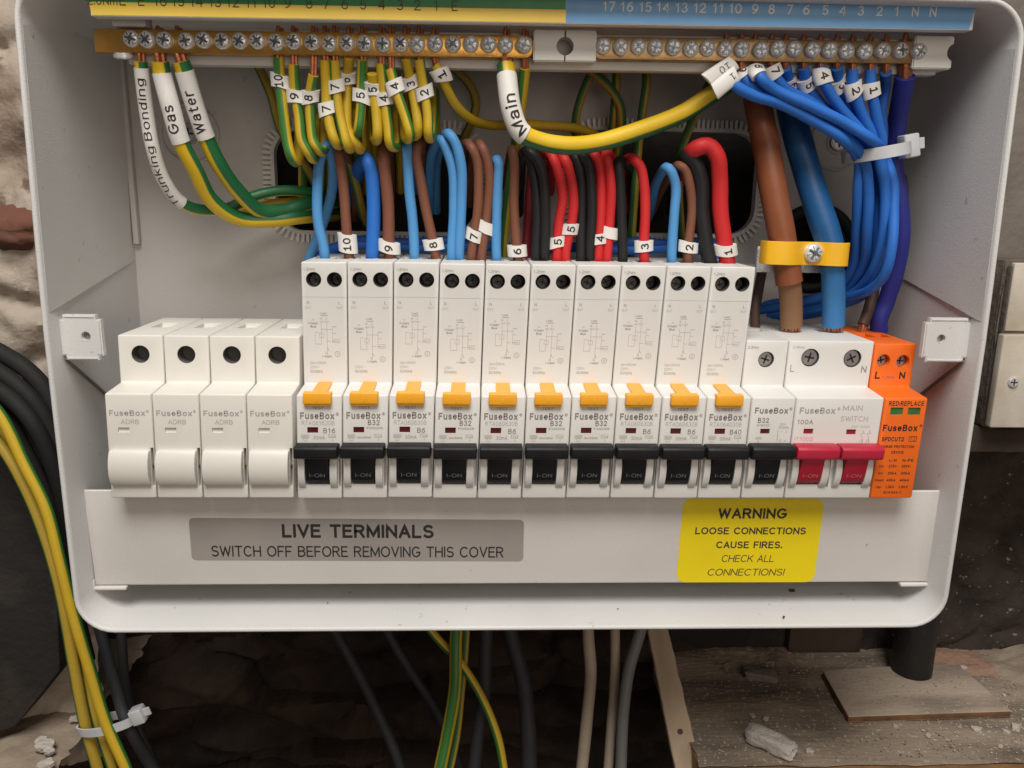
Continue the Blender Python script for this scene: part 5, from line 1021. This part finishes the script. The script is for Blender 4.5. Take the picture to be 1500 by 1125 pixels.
# cable tie round the neutral bundle
def ribbon(mb, C, ax, bx, nx, w, t, mt, n=48):
    """closed flat band: ellipse C + ax cos + bx sin, width w along nx, thickness t"""
    V = []
    for i in range(n):
        a = 2*math.pi*i/n; r = ax*math.cos(a)+bx*math.sin(a); u = r.normalized()
        for s_, k in ((-1, 0), (1, 0), (1, 1), (-1, 1)): V.append(C+r+u*(t*k)+nx*(s_*w/2))
    F = []
    for i in range(n):
        j = (i+1) % n
        for k in range(4): F.append((i*4+k, i*4+(k+1) % 4, j*4+(k+1) % 4, j*4+k))
    mb.add(V, F, mt)
A, B = at(1243, 231, 30), at(1322, 216, 30); C = (A+B)/2; ax = (B-A)/2; by = Vector((0, 16, 0)); nx = ax.cross(by).normalized()
tie = MB(); ribbon(tie, C, ax, by, nx, 4.6, .9, 'nylon'); o = tie.build('cable_tie', None, C, ang=40); tag(o, 'natural white cable tie gathering the blue neutral wires', 'cable tie')
h = MB(); hc = at(1331, 214, 26); rot = Matrix.Translation(hc) @ Matrix.Rotation(-.2, 4, 'Y'); h.box(-3.1, 3.1, -3.4, 3.4, -4.6, 4.6, 'nylon', .8, 3, rot); h.build('tie_head', o, C)
h = MB(); rot = Matrix.Translation(at(1346, 210, 26)) @ Matrix.Rotation(-.15, 4, 'Y'); h.box(-2.6, 2.2, -.5, .5, -2.2, 2.2, 'nylon', .2, 1, rot); h.build('tie_tail', o, C)

# ---- meter tails and their clamp
cable('brown_tail', 'thick brown sheathed meter tail entering the main switch', 'meter tail', [(1098, 60, 52), (1104, 105, 46), (1113, 155, 40), (1124, 220, 36), (1136, 290, 33), (1147, 350, 31), (1156, 414, 32)], 5.6, 'brown_tail', 'meter tails under the yellow clamp', n=24)
tail = bpy.data.objects[-1] if False else [o for o in COL.objects if o.name.startswith('brown_tail')][0]
def core(parent, pts, r, mt, o0, cend):
    P = Path([at(*p) for p in pts]); mb = MB(); tube(mb, P, r, mt, n=24); ob = mb.build('inner_core', parent, o0, ang=60)
    c0 = P.p[-1]; m2 = MB(); c1 = Vector(at(*cend)); rr_ = random.Random(3)
    for k in range(19):
        a = k*2.4; q = r*.78*math.sqrt(k/19.); off = Vector((q*math.cos(a), q*math.sin(a)*.8, 0)); tube(m2, Path([c0+off-P.t[-1]*2, (c0+c1)/2+off, c1+off]), .75, 'copper', n=7)
    m2.build('copper_end', parent, o0)
core(tail, [(1154, 402, 32), (1157, 420, 33), (1159, 450, 36), (1159, 476, 38)], 4.75, 'brown_core', at(1098, 60, 52), (1159, 484, 38))
cable('blue_tail', 'thick blue sheathed meter tail entering the main switch', 'meter tail', [(1146, 60, 56), (1150, 110, 50), (1160, 170, 44), (1180, 245, 39), (1200, 305, 35), (1214, 355, 32), (1219, 388, 32)], 5.7, 'blue_tail', 'meter tails under the yellow clamp', n=24)
tail = [o for o in COL.objects if o.name.startswith('blue_tail')][0]
core(tail, [(1217, 376, 32), (1220, 400, 33), (1221, 440, 36), (1221, 476, 38)], 4.8, 'blue_core', at(1146, 60, 56), (1221, 484, 38))
# clamp
c0 = at(1187, 372, 25); CO = (c0.x, 30, c0.z); cl = empty('tail_clamp', CO, 'yellow plastic clamp with a central screw holding both meter tails', 'clamp')
X = lambda p: at(p, 372, 25).x
xs = [X(1122), X(1126), X(1140), X(1162), X(1176), X(1184), X(1206), X(1212), X(1236), X(1247), X(1252)]
ys = [30.5, 26.6, 25.0, 25.0, 27.0, 28.2, 28.2, 26.4, 25.2, 27.0, 31.5]
fr_ = spline([(x, y, 0) for x, y in zip(xs, ys)], 1.2)
poly = [(p.x, p.y) for p in fr_]+[(p.x, p.y+2.2) for p in reversed(fr_)]
mb = MB(); b = prism_bm(poly, 'z', c0.z-4.8, c0.z+4.7, .3, 1)
for v in b.verts: v.co.z -= .012*(v.co.x-c0.x)
mb.bm(b, 'clamp'); mb.build('clamp_bar', cl, CO, ang=35)
sc_ = at(1194, 371, 26.0); s = screw_head(1.35)
s.v = [Matrix.Rotation(.5, 3, 'Y') @ v + Vector((sc_.x, 26.0, sc_.z)) for v in s.v]; s.build('clamp_screw', cl, CO, ang=40)
mb = MB(); mb.box(X(1128), X(1246), 40, 42, c0.z-9, c0.z+2, 'zinc', .5); mb.box(X(1128), X(1246), 42, 62, c0.z-9, c0.z-7, 'zinc', .3); mb.box(X(1176), X(1212), 29, 42, c0.z-4, c0.z+4, 'zinc', .5); mb.build('clamp_bracket', cl, CO)

# ---- outside the box: left bundle with its tie
G_O = 'earth cables bundled left of the box'
cable('earth_cable', 'front earth cable of the bundle curving down beside the box', 'cable', [(-60, 540, 34), (0, 608, 34), (36, 680, 32), (66, 745, 30), (88, 820, 28), (107, 900, 26), (130, 980, 24), (156, 1058, 22), (186, 1130, 20), (200, 1170, 20)], 2.55, 'earth', G_O, phase=-.3)
cable('earth_cable', 'outermost earth cable of the bundle beside the slate slab', 'cable', [(-60, 600, 40), (0, 652, 40), (33, 708, 38), (61, 770, 36), (88, 858, 33), (108, 975, 30), (124, 1060, 28), (142, 1130, 26), (150, 1170, 26)], 2.55, 'earth_dim', G_O, phase=.2)
cable('earth_cable', 'inner earth cable showing mostly its green stripe', 'cable', [(-60, 570, 46), (0, 628, 46), (40, 700, 44), (70, 770, 42), (98, 860, 40), (122, 970, 36), (142, 1055, 32), (166, 1130, 30), (176, 1170, 30)], 2.3, 'earth_dim', G_O, phase=.15)
for k, (lab_, pts, r) in enumerate([('uppermost black cable curving behind the left of the box', [(-70, 485, 70), (0, 516, 68), (50, 553, 66), (88, 610, 66), (120, 690, 72), (150, 810, 80)], 4.0),
        ('second black cable from the top curving behind the left of the box', [(-70, 505, 62), (0, 545, 60), (48, 588, 60), (84, 650, 62), (112, 740, 66), (134, 860, 74)], 3.6),
        ('third black cable from the top curving behind the left of the box', [(-70, 540, 57), (0, 572, 55), (45, 618, 54), (80, 694, 58), (102, 790, 64), (120, 890, 70)], 3.6),
        ('lowest dark cable under the black ones beside the slate slab', [(-70, 575, 62), (0, 606, 60), (40, 664, 60), (75, 745, 60), (104, 866, 64), (130, 966, 70)], 3.2)]):
    cable('black_cable', lab_, 'cable', pts, r, 'dull_black', 'black cables left of the box')
for k, (lab_, pts, r) in enumerate([('dim grey cable held behind the lower left cable tie', [(135, 880, 70), (150, 935, 66), (168, 1005, 44), (186, 1056, 29), (220, 1120, 36), (250, 1170, 40)], 2.7),
        ('second dim grey cable hanging straighter below the left corner of the box', [(176, 880, 84), (178, 940, 80), (186, 1020, 76), (206, 1080, 70), (240, 1150, 66)], 2.5)]):
    cable('grey_cable', lab_, 'cable', pts, r, 'grey_dk', 'grey cables hanging below the box')
A, B = at(117, 1068, 27), at(197, 1052, 27); C = (A+B)/2; ax = (B-A)/2; by = Vector((0, 5.2, 0)); nx = ax.cross(by).normalized()
tie = MB(); ribbon(tie, C, ax, by, nx, 4.0, .9, 'nylon'); o = tie.build('cable_tie', None, C, ang=40); tag(o, 'white cable tie round the earth cables at lower left', 'cable tie')
hc = at(203, 1047, 22); h = MB(); rot = Matrix.Translation(hc) @ Matrix.Rotation(-.35, 4, 'Y'); h.box(-2.9, 2.9, -3, 3, -3.6, 3.6, 'nylon', .8, 3, rot); h.build('tie_head', o, C)
h = MB(); rot = Matrix.Translation(at(215, 1042, 22)) @ Matrix.Rotation(-.3, 4, 'Y'); h.box(-2.0, 1.6, -.5, .5, -1.9, 1.9, 'nylon', .2, 1, rot); h.build('tie_tail', o, C)

# ---- below the box
G_U = 'cables hanging below the box'
for nm, lab_, pts, r, mt, ph in [
        ('earth_cable', 'straight earth cable hanging below the middle of the box', [(672, 880, 78), (668, 935, 74), (665, 1010, 66), (655, 1080, 60), (644, 1140, 54), (640, 1170, 52)], 3.3, 'earth', .02),
        ('earth_cable', 'thinner earth cable beside the straight one below the box', [(684, 880, 84), (682, 940, 80), (676, 1020, 74), (668, 1080, 68), (656, 1140, 62), (652, 1170, 60)], 2.0, 'earth_dim', .1),
        ('earth_cable', 'earth cable swinging right across the straight one below the box', [(600, 880, 88), (636, 930, 82), (674, 972, 76), (706, 1022, 70), (728, 1080, 64), (740, 1140, 60), (743, 1170, 58)], 2.2, 'earth', .12),
        ('grey_cable', 'dim grey cable crossing down left below the middle of the box', [(470, 880, 120), (494, 930, 112), (525, 985, 104), (553, 1045, 96), (578, 1100, 90), (594, 1150, 86)], 2.9, 'grey_dk', 0),
        ('grey_cable', 'dimmer grey cable ending behind the earth cables', [(548, 880, 124), (570, 930, 118), (604, 985, 112), (638, 1040, 106), (665, 1100, 100), (680, 1150, 98)], 2.6, 'grey_dk', 0),
        ('grey_cable', 'thick dark grey cable right of the earth cables', [(715, 880, 100), (712, 940, 94), (708, 1020, 86), (700, 1080, 80), (692, 1150, 74)], 3.6, 'grey_dk', 0),
        ('grey_cable', 'thickest dark grey cable bowing right below the box', [(738, 880, 110), (750, 935, 102), (766, 1000, 92), (774, 1070, 84), (776, 1150, 78)], 4.4, 'grey_dk', 0),
        ('white_cable', 'dusty white cable hanging furthest left of the pale cables', [(861, 880, 96), (862, 935, 90), (866, 985, 84), (860, 1060, 76), (851, 1140, 70)], 3.2, 'white_sheath', 0),
        ('white_cable', 'dusty white cable partly behind the grey one', [(899, 880, 100), (901, 935, 94), (900, 1000, 88), (894, 1070, 80), (890, 1140, 74)], 2.7, 'white_sheath', 0),
        ('grey_cable', 'pale grey cable curving beside the timber lath', [(950, 870, 92), (938, 925, 86), (921, 980, 80), (913, 1040, 74), (909, 1140, 68)], 3.1, 'grey_sheath', 0)]:
    cable(nm, lab_, 'cable', pts, r, mt, G_U, phase=ph)
